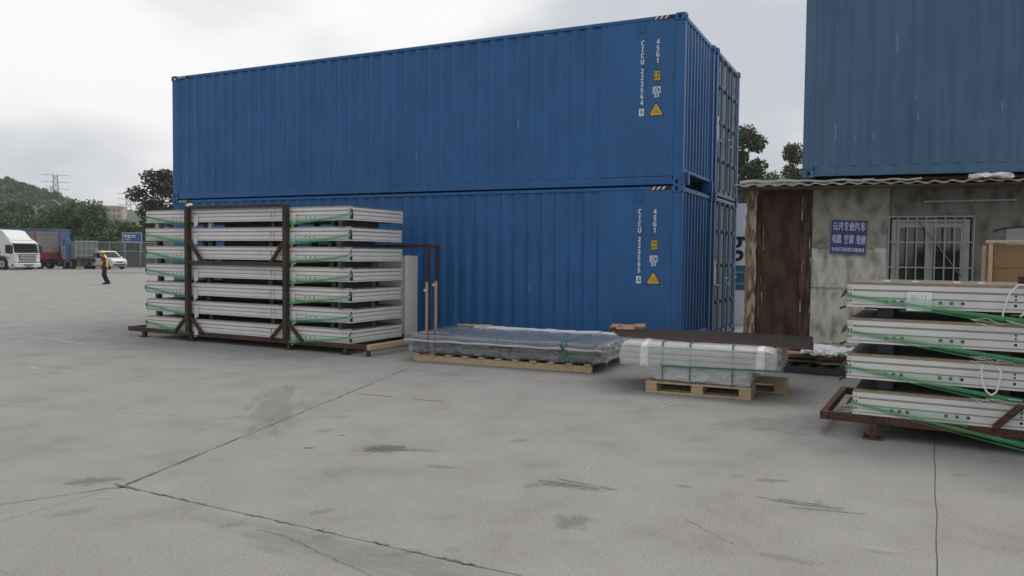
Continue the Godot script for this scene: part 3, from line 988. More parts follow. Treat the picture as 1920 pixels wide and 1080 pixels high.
func strokes(b: MB, ch: String, x: float, y: float, w: float, h: float, z: float, thick: float) -> void:
	# one character drawn in the box with its upper left corner at x, y
	if not STROKES.has(ch): return
	for s in STROKES[ch]:
		for i in range(0, s.size() - 2, 2):
			var p := Vector3(x + s[i] * w * 0.1, y - s[i + 1] * h * 0.1, z)
			var q := Vector3(x + s[i + 2] * w * 0.1, y - s[i + 3] * h * 0.1, z)
			var d := (q - p).normalized() * thick * 0.5
			var o := Vector3(-d.y, d.x, 0)
			b.quad(p - d - o, q + d - o, q + d + o, p - d + o)

func rough_strip(b: MB, x0: float, x1: float, y0: float, y1: float, z0: float, z1: float, seed_: int, amp: float) -> void:
	# an upright strip with ragged sides (peeled, rotten edges), thickness z0..z1
	var f := FastNoiseLite.new()
	f.seed = seed_
	f.frequency = 3.0
	f.fractal_octaves = 4
	var left := PackedVector2Array()
	var right := PackedVector2Array()
	var n := int((y1 - y0) / 0.04)
	for i in n + 1:
		var y := lerpf(y0, y1, float(i) / n)
		left.append(Vector2(x0 + f.get_noise_2d(y, 0) * amp, y))
		right.append(Vector2(x1 + f.get_noise_2d(y, 9) * amp, y))
	for i in n:
		var a := left[i]; var c := right[i]; var d := right[i + 1]; var e := left[i + 1]
		var za := z1 + f.get_noise_2d(a.y, 20) * amp * 0.5
		var zb := z1 + f.get_noise_2d(e.y, 20) * amp * 0.5
		b.quad(Vector3(a.x, a.y, za), Vector3(c.x, c.y, za), Vector3(d.x, d.y, zb), Vector3(e.x, e.y, zb))
		b.quad(Vector3(c.x, c.y, za), Vector3(c.x, c.y, z0), Vector3(d.x, d.y, z0), Vector3(d.x, d.y, zb))
		b.quad(Vector3(a.x, a.y, z0), Vector3(a.x, a.y, za), Vector3(e.x, e.y, zb), Vector3(e.x, e.y, z0))

func build_shed() -> void:
	var s := thing("workshop_shed", "low weathered shed with rusty door and barred window under a blue container", "shed", Vector3(4.86, 0, -12.8), -0.37)
	# walls, 0.12 thick; front face at z = 0
	var b := MB.new()
	var win := Rect2(1.15, 1.13, 1.12, 1.18)
	for r in [[0.0, 1.15, 0.0, 2.82], [2.27, 6.2, 0.0, 2.82], [1.15, 2.27, 0.0, 1.13], [1.15, 2.27, 2.31, 2.82]]:
		b.box(Vector3((r[0] + r[1]) / 2, (r[2] + r[3]) / 2, -0.06), Vector3(r[1] - r[0], r[3] - r[2], 0.12))
	part("front_wall", b, M.shed_grey_wall, s)
	b = MB.new()
	b.box(Vector3(-0.94, 1.4, -1.4), Vector3(0.12, 2.8, 2.5))
	part("side_wall", b, M.shed_grey_wall, s)
	b = MB.new()
	b.box(Vector3(6.2, 1.4, -1.4), Vector3(0.12, 2.8, 2.5))
	part("side_wall", b, M.shed_grey_wall, s)
	b = MB.new()
	b.box(Vector3(2.6, 1.4, -2.7), Vector3(7.2, 2.8, 0.12))
	part("back_wall", b, M.shed_grey_wall, s)
	b = MB.new()
	b.box(Vector3(2.6, 2.852, -1.3), Vector3(7.3, 0.064, 2.9))
	part("roof_slab", b, M.roof_cement, s)
	b = MB.new()
	b.box(Vector3(1.9, 2.903, -0.85), Vector3(4.2, 0.038, 2.3))
	part("bearing_timber", b, M.old_timber, s)
	# overlapping wall sheets left of the window, each with a worn lower lip
	var rows := [[1.85, 2.80, 0.044, "shed_plaster"], [1.665, 1.875, 0.014, "shed_sheet"], [1.205, 1.68, 0.036, "shed_sheet"], [0.0, 1.22, 0.012, "shed_sheet"]]
	for k in rows.size():
		var r = rows[k]
		b = MB.new()
		var f := FastNoiseLite.new()
		f.seed = 60 + k
		f.frequency = 2.5
		var n := 28
		for i in n:
			var x0 := 0.005 + 1.12 * i / n
			var x1 := 0.005 + 1.12 * (i + 1) / n
			var wav := 0.012 if k == 2 else 0.004
			var ya: float = r[0] + (sin(i * 1.9) * wav + f.get_noise_1d(i) * wav if r[0] > 0.0 else 0.0)
			var yb: float = r[0] + (sin((i + 1) * 1.9) * wav + f.get_noise_1d(i + 1) * wav if r[0] > 0.0 else 0.0)
			var za: float = r[2] + f.get_noise_2d(i, 5) * 0.006
			var zb: float = r[2] + f.get_noise_2d(i + 1, 5) * 0.006
			b.quad(Vector3(x0, ya, za), Vector3(x1, yb, zb), Vector3(x1, r[1], zb), Vector3(x0, r[1], za))
			b.quad(Vector3(x0, ya, 0.0), Vector3(x1, yb, 0.0), Vector3(x1, yb, zb), Vector3(x0, ya, za))
		b.quad(Vector3(0.005, r[0], 0), Vector3(0.005, r[0], r[2]), Vector3(0.005, r[1], r[2]), Vector3(0.005, r[1], 0))
		part("wall_sheet", b, M[r[3]], s)
	b = MB.new()
	rough_strip(b, 0.93, 1.10, 1.28, 2.22, 0.0, 0.035, 67, 0.02)
	part("plaster_patch", b, M.shed_sheet, s)
	# door between ragged posts
	b = MB.new()
	rough_strip(b, -1.0, -0.86, 0.0, 2.80, -0.1, 0.03, 51, 0.03)
	part("door_post", b, M.peeling_post, s)
	b = MB.new()
	rough_strip(b, -1.03, -0.985, 0.0, 2.80, -0.1, 0.045, 56, 0.03)
	part("door_post", b, M.old_timber, s)
	b = MB.new()
	b.box(Vector3(-0.43, 1.41, -0.03), Vector3(0.90, 2.82, 0.03), 0.004)
	var door := part("door", b, M.rusty_door, s)
	b = MB.new()
	rough_strip(b, -0.17, 0.0, 0.0, 2.8, -0.05, 0.012, 52, 0.022)
	part("rust_edge", b, M.rusty_door_edge, door)
	b = MB.new()
	rough_strip(b, -0.84, -0.79, 0.0, 2.8, -0.05, 0.008, 53, 0.015)
	part("rust_edge", b, M.rusty_door_edge, door)
	var fl := RandomNumberGenerator.new()
	fl.seed = 77
	for k in 12:
		b = MB.new()
		var fx: float = [-0.80, -0.16, -0.04][k % 3] + fl.randf_range(-0.03, 0.04)
		var fy := fl.randf_range(0.15, 2.3)
		rough_strip(b, fx, fx + fl.randf_range(0.006, 0.022), fy, fy + fl.randf_range(0.12, 0.45), -0.04, 0.016, 400 + k, 0.012)
		part("paint_flake", b, M.peeling_post, door)
	b = MB.new()
	b.box(Vector3(-0.43, 0.30, -0.008), Vector3(0.72, 0.03, 0.012), 0.003)
	part("cross_rail", b, M.rusty_door_edge, door)
	# eave of wavy cement sheets
	var rng := RandomNumberGenerator.new()
	rng.seed = 91
	var x := -1.18
	while x < 5.8:
		b = MB.new()
		var w := 0.98
		var n := 40
		var tilt := rng.randf_range(-0.012, 0.012)
		var yo := rng.randf_range(-0.008, 0.008)
		var reach := rng.randf_range(0.60, 0.68)
		for i in n:
			var p := []
			for k in 2:
				var t := float(i + k) / n
				var yy := 2.826 + yo + tilt * (t - 0.5) + sin(t * w / 0.235 * TAU) * 0.015
				p.append([x + t * w, yy])
			var z1 := reach + 0.02 * sin(i * 1.3)
			var d := Vector3(0, 0.012, 0)
			var a := Vector3(p[0][0], p[0][1], z1); var c := Vector3(p[1][0], p[1][1], z1)
			var e := Vector3(p[1][0], p[1][1] + 0.03, 0.16); var g := Vector3(p[0][0], p[0][1] + 0.03, 0.16)
			b.quad(a + d, c + d, e + d, g + d)
			b.quad(g - d, e - d, c - d, a - d)
			b.quad(a - d, c - d, c + d, a + d)
		part("roof_sheet", b, M.roof_cement, s)
		x += 0.93
	# ridge pieces lying on the sheets at the left end
	for d in [[-1.1, -0.1, 2.882, 0.030, 0.52], [-0.25, 0.85, 2.866, 0.018, 0.64], [0.7, 1.5, 2.862, 0.015, 0.64]]:
		b = MB.new()
		var pts := []
		for i in 9: pts.append(Vector3(lerpf(d[0], d[1], i / 8.0), d[2] + 0.012 * sin(i * 1.7 + d[0]), d[4]))
		b.tube(pts, d[3], 8)
		part("ridge_cap", b, M.roof_cement, s)
	b = MB.new()
	crumple(b, Vector3(2.38, 2.885, 0.66), Vector3(0.55, 0.05, 0.16), 14, 5, 6, 0.045, 81)
	part("plastic_scrap", b, M.foam_white, s)
	b = MB.new()
	b.box(Vector3(2.45, 2.79, 0.28), Vector3(7.1, 0.012, 0.55))
	part("soffit_board", b, M.old_timber, s)
	# window
	var wn := Node3D.new()
	wn.name = "window"
	s.add_child(wn)
	b = MB.new()
	for r in [[1.17, 2.25, 2.25, 2.30], [1.17, 2.25, 1.14, 1.19], [1.17, 1.235, 1.19, 2.25], [2.185, 2.25, 1.19, 2.25]]:
		b.box(Vector3((r[0] + r[1]) / 2, (r[2] + r[3]) / 2, -0.05), Vector3(r[1] - r[0], r[3] - r[2], 0.06), 0.004)
	part("frame", b, M.window_frame, wn)
	for k in 2:
		var x0 := 1.24 + 0.47 * k
		b = MB.new()
		for r in [[x0, x0 + 0.475, 2.17, 2.245], [x0, x0 + 0.475, 1.19, 1.25], [x0, x0 + 0.05, 1.25, 2.17], [x0 + 0.42, x0 + 0.475, 1.25, 2.17]]:
			b.box(Vector3((r[0] + r[1]) / 2, (r[2] + r[3]) / 2, -0.04 - 0.03 * k), Vector3(r[1] - r[0], r[3] - r[2], 0.025), 0.003)
		part("sash", b, M.window_frame, wn)
		b = MB.new()
		b.box(Vector3(x0 + 0.235, 1.71, -0.04 - 0.03 * k), Vector3(0.37, 0.92, 0.005))
		part("pane", b, M.glass, wn)
	var gr := Node3D.new()
	gr.name = "security_grille"
	s.add_child(gr)
	for k in 10:
		var gx := 1.125 + k * 1.165 / 9.0
		b = MB.new()
		b.tube([Vector3(gx, 1.10, 0.06), Vector3(gx + 0.004 * sin(k * 2.0), 1.7, 0.06), Vector3(gx, 2.335, 0.06)], 0.011, 8)
		part("bar", b, M.grille_steel, gr)
	for y in [1.15, 1.55, 1.94, 2.335]:
		one_bar("crossbar", Vector3(1.115, y, 0.051), Vector3(2.30, y, 0.051), 0.016, 0.022, M.grille_steel, gr, 0.002)
	b = MB.new()
	b.tube([Vector3(1.52, 2.30, 0.028), Vector3(2.16, 1.40, 0.03)], 0.011, 8)
	part("propped_stick", b, M.lock_grey, s)
	# wall fittings
	b = MB.new()
	b.tube([Vector3(1.60, 2.565, 0.045), Vector3(2.84, 2.575, 0.045)], 0.014, 10)
	var tb := part("lamp_tube", b, M.window_frame, s)
	one_bar("batten", Vector3(1.56, 2.59, 0.015), Vector3(2.88, 2.60, 0.015), 0.03, 0.035, M.shed_grey_wall, tb)
	b = MB.new()
	var cb := []
	for i in 20:
		var t := i / 19.0
		cb.append(Vector3(2.55 + 0.5 * t, 2.10 + 0.12 * sqrt(t) - 0.04 * t, 0.02))
	b.tube(cb, 0.012, 6)
	part("conduit", b, M.pack_dark, s)
	b = MB.new()
	rough_strip(b, 2.72, 3.4, 1.75, 2.17, 0.0, 0.012, 55, 0.02)
	part("wall_patch", b, M.fence_steel, s)
	# sign on the wall
	var sg := thing("shop_sign", "navy blue sign with white Chinese lettering on the shed wall", "sign", Vector3(4.86, 0, -12.8) + Vector3(cos(0.37), 0, sin(0.37)) * 0.545 + Vector3(0, 2.018, 0) + Vector3(-sin(0.37), 0, cos(0.37)) * 0.056, -0.37)
	sg.rotation.z = -0.045
	one_box("sign_board", Vector3.ZERO, Vector3(0.535, 0.545, 0.008), M.sign_navy, sg, 0.002)
	b = MB.new()
	for r in [[0, 0.266, 0.535, 0.008], [0, -0.266, 0.535, 0.008], [-0.262, 0, 0.008, 0.53], [0.262, 0, 0.008, 0.53]]: b.box(Vector3(r[0], r[1], 0.0045), Vector3(r[2], r[3], 0.002))
	part("sign_border", b, M.sign_border, sg)
	b = MB.new()
	var line := "云兴专业汽车"
	for i in 6: strokes(b, line[i], -0.243 + i * 0.081, 0.245, 0.079, 0.15, 0.0055, 0.0115)
	part("lettering", b, M.sign_letter, sg)
	b = MB.new()
	line = "电路空调维修"
	for i in 6: strokes(b, line[i], -0.243 + i * 0.072 + (i / 2) * 0.034, 0.045, 0.070, 0.155, 0.0055, 0.0105)
	part("lettering", b, M.sign_letter, sg)
	b = MB.new()
	for i in 2: strokes(b, "电话"[i], -0.24 + i * 0.046, -0.165, 0.042, 0.07, 0.0055, 0.006)
	glyph(b, ":", 0.05, Transform3D(Basis(), Vector3(-0.138, -0.2, 0.005)))
	glyph(b, "13720595782", 0.058, Transform3D(Basis(), Vector3(-0.01, -0.2, 0.005)), "Droid Sans", 700, 0.62)
	for i in 3: strokes(b, "曾师傅"[i], 0.115 + i * 0.043, -0.165, 0.041, 0.07, 0.0055, 0.006)
	part("lettering", b, M.sign_letter, sg)
	# the container on the roof
	var o := Vector3(4.86, 0, -12.8) + Vector3(-sin(0.37), 0, cos(0.37)) * 0.6 - Vector3(cos(0.37), 0, sin(0.37)) * 0.165
	container("shipping_container", "faded grey blue container sitting on the roof of the shed", o + Vector3.UP * 2.922, -0.37, M.faded_blue_paint, M.faded_blue_paint, false, true)
	# white cabin seen in the gap
	var cb2 := thing("site_cabin", "white cabin with blue band, seen in the gap beside the big container stack", "cabin", Vector3(6.02, 0, -19.4), -0.25)
	b = MB.new()
	var pl := PackedVector2Array([Vector2(-2.2, 1.47), Vector2(0, 1.47), Vector2(0, 2.86), Vector2(-0.03, 2.96), Vector2(-0.12, 3.0), Vector2(-2.2, 3.0)])
	b.prism(pl, -2.0, 0.0)
	part("upper_body", b, M.white_cabin, cb2)
	one_box("blue_band", Vector3(-1.1, 1.165, -1.0), Vector3(2.2, 0.60, 1.99), M.cabin_blue, cb2, 0.004)
	b = MB.new()
	for r in [[-0.35, 1.30, 0.5, 0.06], [-0.35, 1.02, 0.5, 0.06], [-0.13, 1.16, 0.06, 0.22]]: b.box(Vector3(r[0], r[1], 0.0), Vector3(r[2], r[3], 0.02))
	part("pale_bracket", b, M.cabin_light_blue, cb2)
	one_box("lower_body", Vector3(-1.1, 0.43, -1.0), Vector3(2.19, 0.86, 1.98), M.white_cabin, cb2, 0.004)
	b = MB.new()
	glyph(b, "g", 0.55, Transform3D(Basis(), Vector3(-0.50, 2.02, 0.004)), "Droid Sans", 700)
	part("letter", b, M.marking_black, cb2)
	one_box("hyphen", Vector3(-0.28, 2.12, 0.004), Vector3(0.15, 0.06, 0.003), M.marking_black, cb2, 0.0)

func crumple(b: MB, c: Vector3, s: Vector3, nx: int, ny: int, nz: int, amp: float, seed_: int, freq := 6.0, droop := 0.0, sharp := false) -> void:
	# a box whose skin is pushed about by noise: wrapped film, cloth, sacks
	var f := FastNoiseLite.new()
	f.seed = seed_
	f.frequency = freq * 0.16
	f.fractal_octaves = 3
	if sharp: f.fractal_type = FastNoiseLite.FRACTAL_RIDGED
	var cnt := [nx, ny, nz]
	for k in 6:
		var ax := k / 2
		var sg := 1.0 if k % 2 == 0 else -1.0
		var b1 := (ax + 1) % 3
		var b2 := (ax + 2) % 3
		var n1: int = cnt[b1]
		var n2: int = cnt[b2]
		var grid := []
		for i in n1 + 1:
			var row := []
			for j in n2 + 1:
				var p := Vector3.ZERO
				p[ax] = sg * 0.5
				p[b1] = float(i) / n1 - 0.5
				p[b2] = float(j) / n2 - 0.5
				var q := p * s
				var w := Vector3(f.get_noise_3d(q.x * 6, q.y * 9, q.z * 6), f.get_noise_3d(q.x * 6 + 40, q.y * 9, q.z * 6), f.get_noise_3d(q.x * 6, q.y * 9 + 40, q.z * 6)) * amp
				# soften the corners
				var e := 0
				for a in 3:
					if absf(absf(p[a]) - 0.5) < 0.001: e += 1
				var sh := 0.0
				if e >= 2: sh = amp * 0.6
				q.y -= droop * (pow(absf(p.z) * 2.0, 6.0) + pow(absf(p.x) * 2.0, 24.0)) * maxf(p.y, 0.0)
				row.append(c + (q - q.normalized() * sh + w))
			grid.append(row)
		for i in n1:
			for j in n2:
				if sg > 0.0: b.quad(grid[i][j], grid[i + 1][j], grid[i + 1][j + 1], grid[i][j + 1])
				else: b.quad(grid[i][j], grid[i][j + 1], grid[i + 1][j + 1], grid[i + 1][j])

# ---------------------------------------------------------------- framed panels on steel racks
const PROFILE := [[0.0, 0.0], [0.018, 0.0], [0.018, -0.025], [0.028, -0.025], [0.028, -0.003], [0.083, -0.003], [0.083, -0.035], [0.096, -0.035], [0.096, -0.003], [0.148, -0.003], [0.148, -0.042], [0.167, -0.042], [0.167, 0.0], [0.208, 0.0]]
const BOARD_PROFILE := [[0.208, -0.004], [0.235, -0.004]]
var strip_cache := {}

func profile_strip(prof: Array, length: float) -> ArrayMesh:
	# front at z = 0, running along +x from 0, with a back so that the strip is a closed bar
	var key := str(prof.size()) + "_" + str(length)
	if strip_cache.has(key): return strip_cache[key]
	var b := MB.new()
	for i in prof.size() - 1:
		var p = prof[i]; var q = prof[i + 1]
		b.quad(Vector3(0, p[0], p[1]), Vector3(length, p[0], p[1]), Vector3(length, q[0], q[1]), Vector3(0, q[0], q[1]))
	var lo = prof[0]; var hi = prof[prof.size() - 1]
	var zb := -0.055
	b.quad(Vector3(0, hi[0], hi[1]), Vector3(length, hi[0], hi[1]), Vector3(length, hi[0], zb), Vector3(0, hi[0], zb))
	b.quad(Vector3(0, lo[0], zb), Vector3(length, lo[0], zb), Vector3(length, lo[0], lo[1]), Vector3(0, lo[0], lo[1]))
	b.quad(Vector3(length, lo[0], zb), Vector3(0, lo[0], zb), Vector3(0, hi[0], zb), Vector3(length, hi[0], zb))
	for x in [0.0, length]:
		var pts := [[lo[0], zb]] + prof + [[hi[0], zb]]
		for i in range(1, pts.size() - 1):
			var a := Vector3(x, pts[0][0], pts[0][1]); var c := Vector3(x, pts[i][0], pts[i][1]); var d := Vector3(x, pts[i + 1][0], pts[i + 1][1])
			if x == 0.0: b.tri(a, c, d)
			else: b.tri(a, d, c)
	strip_cache[key] = b.mesh()
	return strip_cache[key]

func framed_panel(label: String, at: Vector3, turn: float, L: float, D: float, group: String, fine: bool, edging: Material) -> Node3D:
	# local origin: lower left front corner; x along the long front, z back is negative
	var o := thing("framed_panel", label, "panel", at, turn, group)
	var back := Basis(Vector3.UP, PI)
	var right := Basis(Vector3.UP, PI / 2)
	var left := Basis(Vector3.UP, -PI / 2)
	part("front_profile", profile_strip(PROFILE, L), M.white_profile, o)
	part("back_profile", profile_strip(PROFILE, L), M.white_profile, o, Transform3D(back, Vector3(L, 0, -D)))
	part("end_profile", profile_strip(PROFILE, D - 0.02), M.white_profile, o, Transform3D(right, Vector3(L + 0.003, 0, -0.01)))
	part("end_profile", profile_strip(PROFILE, D - 0.02), M.white_profile, o, Transform3D(left, Vector3(-0.003, 0, -D + 0.01)))
	part("board_edging", profile_strip(BOARD_PROFILE, L - 0.01), edging, o, Transform3D(Basis(), Vector3(0.005, 0, 0)))
	one_box("top_board", Vector3(L / 2, 0.218, -D / 2 - 0.03), Vector3(L - 0.02, 0.026, D - 0.12), M.board_top, o, 0.002)
	one_box("bottom_board", Vector3(L / 2, 0.02, -D / 2), Vector3(L - 0.12, 0.012, D - 0.12), M.board_under, o, 0.0)
	# corner slots, the dark inside them painted as small black boxes
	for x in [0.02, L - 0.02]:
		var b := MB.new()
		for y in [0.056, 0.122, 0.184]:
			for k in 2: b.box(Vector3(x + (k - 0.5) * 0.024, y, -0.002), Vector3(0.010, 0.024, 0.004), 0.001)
		part("painted_slot", b, M.rubber_and_hole_black, o).set_meta("kind", "stuff")
	if fine:
		var b := MB.new()
		b.bar(Vector3(-0.02, 0.12, -0.02), Vector3(-0.05, 0.09, 0.01), 0.012, 0.012)
		b.bar(Vector3(-0.015, 0.0, -0.03), Vector3(-0.06, -0.02, 0.02), 0.006, 0.02)
		b.bar(Vector3(-0.01, 0.15, -0.01), Vector3(-0.03, 0.11, 0.015), 0.02, 0.025)
		part("corner_hook", b, M.pack_dark, o).set_meta("kind", "stuff")
	return o

func hole_disc(o: Node3D, x: float, y: float, r := 0.016, z := -0.0035) -> void:  # a bolt hole drawn as a black disc, its inner shade painted
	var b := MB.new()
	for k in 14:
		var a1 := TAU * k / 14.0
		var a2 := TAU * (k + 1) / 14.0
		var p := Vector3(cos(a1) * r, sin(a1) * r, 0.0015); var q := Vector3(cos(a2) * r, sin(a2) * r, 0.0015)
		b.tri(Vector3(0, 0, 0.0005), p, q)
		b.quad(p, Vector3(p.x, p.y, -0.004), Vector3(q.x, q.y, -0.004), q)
	part("painted_hole", b, M.rubber_and_hole_black, o, Transform3D(Basis(), Vector3(x, y, z)))

func film(called: String, o: Node3D, m: Material, a: Vector3, e: Vector3, wa: float, we: float, sag: float, seed_: int, twist := 0.0, n := 22) -> void:
	# a ribbon of stretch film from a to e
	var f := FastNoiseLite.new()
	f.seed = seed_
	f.frequency = 0.35
	var b := MB.new()
	var rows := []
	for i in n + 1:
		var t := float(i) / n
		var p := a.lerp(e, t) + Vector3(0, -sag * 4.0 * t * (1.0 - t), 0.004 * f.get_noise_1d(i * 3.0))
		var w := lerpf(wa, we, t) * (1.0 + 0.3 * f.get_noise_1d(i * 2.0 + 50.0))
		var an := twist * sin(t * PI) + f.get_noise_1d(i + 99.0) * 0.35
		var d := Vector3(0, cos(an), sin(an)) * w * 0.5
		rows.append([p - d, p, p + d])
		rows[-1][1].z += w * 0.12
	for i in n:
		for k in 2:
			b.quad(rows[i][k], rows[i + 1][k], rows[i + 1][k + 1], rows[i][k + 1])
	part(called, b, m, o)

const ORDINAL := ["lowest", "second lowest", "third lowest", "middle", "third highest", "second highest", "topmost"]

func build_left_rack() -> void:
	var at := Vector3(-2.337, 0, -12.727)
	var yaw := -0.487
	var r := thing("steel_rack", "brown steel rack with braced posts carrying seven layers of panels", "rack", at, yaw)
	one_box("front_rail", Vector3(-2.975, 0.147, -0.03), Vector3(5.93, 0.085, 0.06), M.rusty_steel, r)
	one_box("back_rail", Vector3(-2.975, 0.147, -1.50), Vector3(5.93, 0.085, 0.06), M.rusty_steel, r)
	one_box("end_rail", Vector3(-5.91, 0.147, -0.765), Vector3(0.06, 0.085, 1.41), M.rusty_steel, r)
	for x in [-4.9, -4.15, -2.9, -1.72, -0.9]:
		one_box("cross_rail", Vector3(x, 0.147, -0.765), Vector3(0.06, 0.08, 1.41), M.rusty_steel, r)
	one_box("wood_beam", Vector3(0.032, 0.150, -0.76), Vector3(0.075, 0.088, 1.56), M.pine_cross, r, 0.006)
	for x in [-5.49, -4.15, -1.72, -0.48]:
		for z in [-0.04, -1.49]:
			var b := MB.new()
			b.box(Vector3(x, 0.055, z), Vector3(0.075, 0.10, 0.07), 0.004)
			b.box(Vector3(x, 0.006, z), Vector3(0.16, 0.012, 0.14), 0.003)
			part("foot", b, M.rusty_steel, r)
	var bk := MB.new()
	bk.box(Vector3(-0.02, 0.06, -0.05), Vector3(0.03, 0.09, 0.03))
	bk.tube([Vector3(-0.045, 0.032, -0.04), Vector3(0.015, 0.032, -0.04)], 0.032, 12)
	part("caster", bk, M.pack_dark, r)
	for x in [-4.15, -1.72]:
		one_box("post", Vector3(x, 1.345, 0.051), Vector3(0.088, 2.33, 0.09), M.dark_steel, r, 0.006)
		one_box("post", Vector3(x, 1.345, -1.581), Vector3(0.088, 2.33, 0.09), M.dark_steel, r, 0.006)
		for s in [-1.0, 1.0]:
			one_bar("brace", Vector3(x + s * 0.05, 0.47, 0.045), Vector3(x + s * 0.36, 0.175, 0.045), 0.05, 0.05, M.dark_steel, r, 0.004, Vector3.BACK)
	one_bar("brace", Vector3(-4.10, 1.86, 0.05), Vector3(-3.78, 1.50, 0.05), 0.055, 0.05, M.dark_steel, r, 0.004, Vector3.BACK)
	one_bar("brace", Vector3(-1.77, 1.86, 0.05), Vector3(-2.07, 1.50, 0.05), 0.055, 0.05, M.dark_steel, r, 0.004, Vector3.BACK)
	one_box("crossbar", Vector3(-2.935, 1.478, 0.05), Vector3(2.33, 0.065, 0.06), M.dark_steel, r)
	one_box("crossbar", Vector3(-2.935, 2.492, 0.05), Vector3(2.33, 0.05, 0.05), M.dark_steel, r)
	one_box("crossbar", Vector3(-2.935, 1.478, -1.58), Vector3(2.33, 0.065, 0.06), M.dark_steel, r)
	var basis := Basis(Vector3.UP, yaw)
	var L := 5.04
	for k in 7:
		var y := 0.1905 + k * 0.3385
		var jig := 0.012 * sin(k * 2.3)
		var o := framed_panel("white framed panel in the seven-layer rack, %s layer" % ORDINAL[k], at + basis * Vector3(-5.40 + jig, y, -0.01), yaw, L, 1.43, "panels stacked in the left rack", false, M.board_edge_grey)
		# bolt holes: three near each end, a double column in the middle
		for x in [0.77, 0.87, 0.97, 4.07, 4.17, 4.27]: hole_disc(o, x, 0.060, 0.015)
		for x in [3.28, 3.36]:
			for yy in [0.058, 0.112, 0.142]: hole_disc(o, x, yy, 0.011)
		for x in [1.40, 3.80]:
			var b := MB.new()
			b.box(Vector3(x, 0.03, 0.008), Vector3(0.10, 0.19, 0.012), 0.003)
			b.box(Vector3(x - 0.03, -0.075, 0.004), Vector3(0.04, 0.05, 0.01), 0.002)
			part("bracket", b, M.white_profile, o)
		if k > 0:
			# blocks that hold this layer off the one below
			for x in [0.20, 1.62, 3.16, 4.55]:
				for z in [-0.16, -1.25]: one_box("spacer", Vector3(x + 0.04 * sin(k * 5.0 + x), -0.052, z), Vector3(0.09, 0.102, 0.09), M.white_profile if k == 6 and x < 1.7 else M.pack_dark, o, 0.004)
			one_box("gap_plank", Vector3(3.05 if k < 5 else 2.2, -0.052, -0.80), Vector3(3.7 if k < 5 else 1.8, 0.1, 0.09), M.old_timber, o, 0.003)  # added plank that blocks the view through the gap, so it falls dark
			one_box("gap_plank", Vector3(4.86, -0.052, -0.38), Vector3(0.07, 0.1, 0.9), M.pack_dark, o, 0.003)
		# film from the ends to the posts
		var g: Material = M.green_film if k % 2 == 1 else M.deep_film
		film("film_band", o, g, Vector3(0.0, 0.12, 0.006), Vector3(1.24, -0.035 + 0.02 * sin(k * 3.0), 0.035), 0.03, 0.06, 0.01, 200 + k)
		film("film_sheet", o, M.pale_film, Vector3(0.0, 0.075, 0.004), Vector3(1.24, -0.02, 0.030), 0.12, 0.09, 0.0, 230 + k)
		film("film_band", o, M.green_film if k % 3 != 1 else M.deep_film, Vector3(5.0, 0.095, 0.006), Vector3(3.72, -0.045 + 0.015 * sin(k * 2.0), 0.035), 0.025, 0.05, 0.012, 260 + k)
		film("film_sheet", o, M.pale_film, Vector3(5.02, 0.07, 0.004), Vector3(3.72, 0.0, 0.030), 0.10, 0.10, 0.01, 290 + k)
		var b2 := MB.new()
		b2.box(Vector3(L + 0.004, 0.05, -0.005), Vector3(0.012, 0.06, 0.05))
		b2.box(Vector3(L - 0.01, 0.13, 0.003), Vector3(0.015, 0.03, 0.012))
		b2.box(Vector3(L + 0.004, 0.17, -0.005), Vector3(0.012, 0.03, 0.03))
		b2.box(Vector3(-0.004, 0.11, -0.005), Vector3(0.03, 0.07, 0.03))
		part("corner_clip", b2, M.pack_dark, o)
	# knotted film and a white cap on the post
	var w := MB.new()
	crumple(w, Vector3(-4.10, 2.53, 0.05), Vector3(0.13, 0.05, 0.09), 8, 4, 6, 0.03, 7)
	tag(part("cloth_scrap", w, M.foam_white, self, Transform3D(basis, at)), "white cloth scrap on the left post of the tall panel rack", "cloth")
	# panels standing on edge behind the stack
	for k in 2:
		var up := thing("upright_panel", ["white framed panel standing on edge behind the stacked panels, nearer one", "white framed panel standing on edge behind the stacked panels, farther one"][k], "panel", at + basis * Vector3(-0.60 + 0.09 * k, 0.0, -1.66 - 0.05 * k), yaw)
		var len := 1.44
		part("edge_profile", profile_strip(PROFILE, len), M.white_profile, up, Transform3D(Basis(Vector3(0, 1, 0), Vector3(0, 0, -1), Vector3(-1, 0, 0)).orthonormalized(), Vector3(0.10, 0.205, 0)))
		one_box("face_board", Vector3(-0.62, 0.925, -0.03), Vector3(1.3, 1.43, 0.03), M.white_profile, up)
		one_box("edge_strip", Vector3(0.065, 0.925, -0.05), Vector3(0.07, 1.43, 0.10), M.white_profile, up)
		one_box("base_block", Vector3(-0.4, 0.102, -0.03), Vector3(0.9, 0.204, 0.1), M.old_timber, up)
	# steel goal frame with battens behind
	var fr := thing("goal_frame", "brown steel goal-shaped frame with pale wooden battens beside the panel rack", "frame", at, yaw)
	one_bar("post", Vector3(0.0, 0.0, -1.75), Vector3(0.0, 1.85, -1.75), 0.05, 0.05, M.rusty_steel, fr)
	one_bar("post", Vector3(0.14, 0.0, -1.83), Vector3(0.14, 1.85, -1.83), 0.05, 0.05, M.dark_steel, fr)
	one_bar("top_bar", Vector3(-2.6, 1.82, -1.785), Vector3(0.18, 1.82, -1.785), 0.05, 0.06, M.rusty_steel, fr)
	one_bar("batten", Vector3(-0.003, 0.0, -1.705), Vector3(-0.003, 1.17, -1.705), 0.05, 0.035, M.pine, fr)
	one_bar("batten", Vector3(0.143, 0.0, -1.783), Vector3(0.143, 1.19, -1.783), 0.05, 0.035, M.pine, fr)
	for p in [Vector3(-0.03, 1.02, -1.69), Vector3(0.11, 1.12, -1.765)]: one_box("clip", p, Vector3(0.05, 0.05, 0.03), M.white_profile, fr)

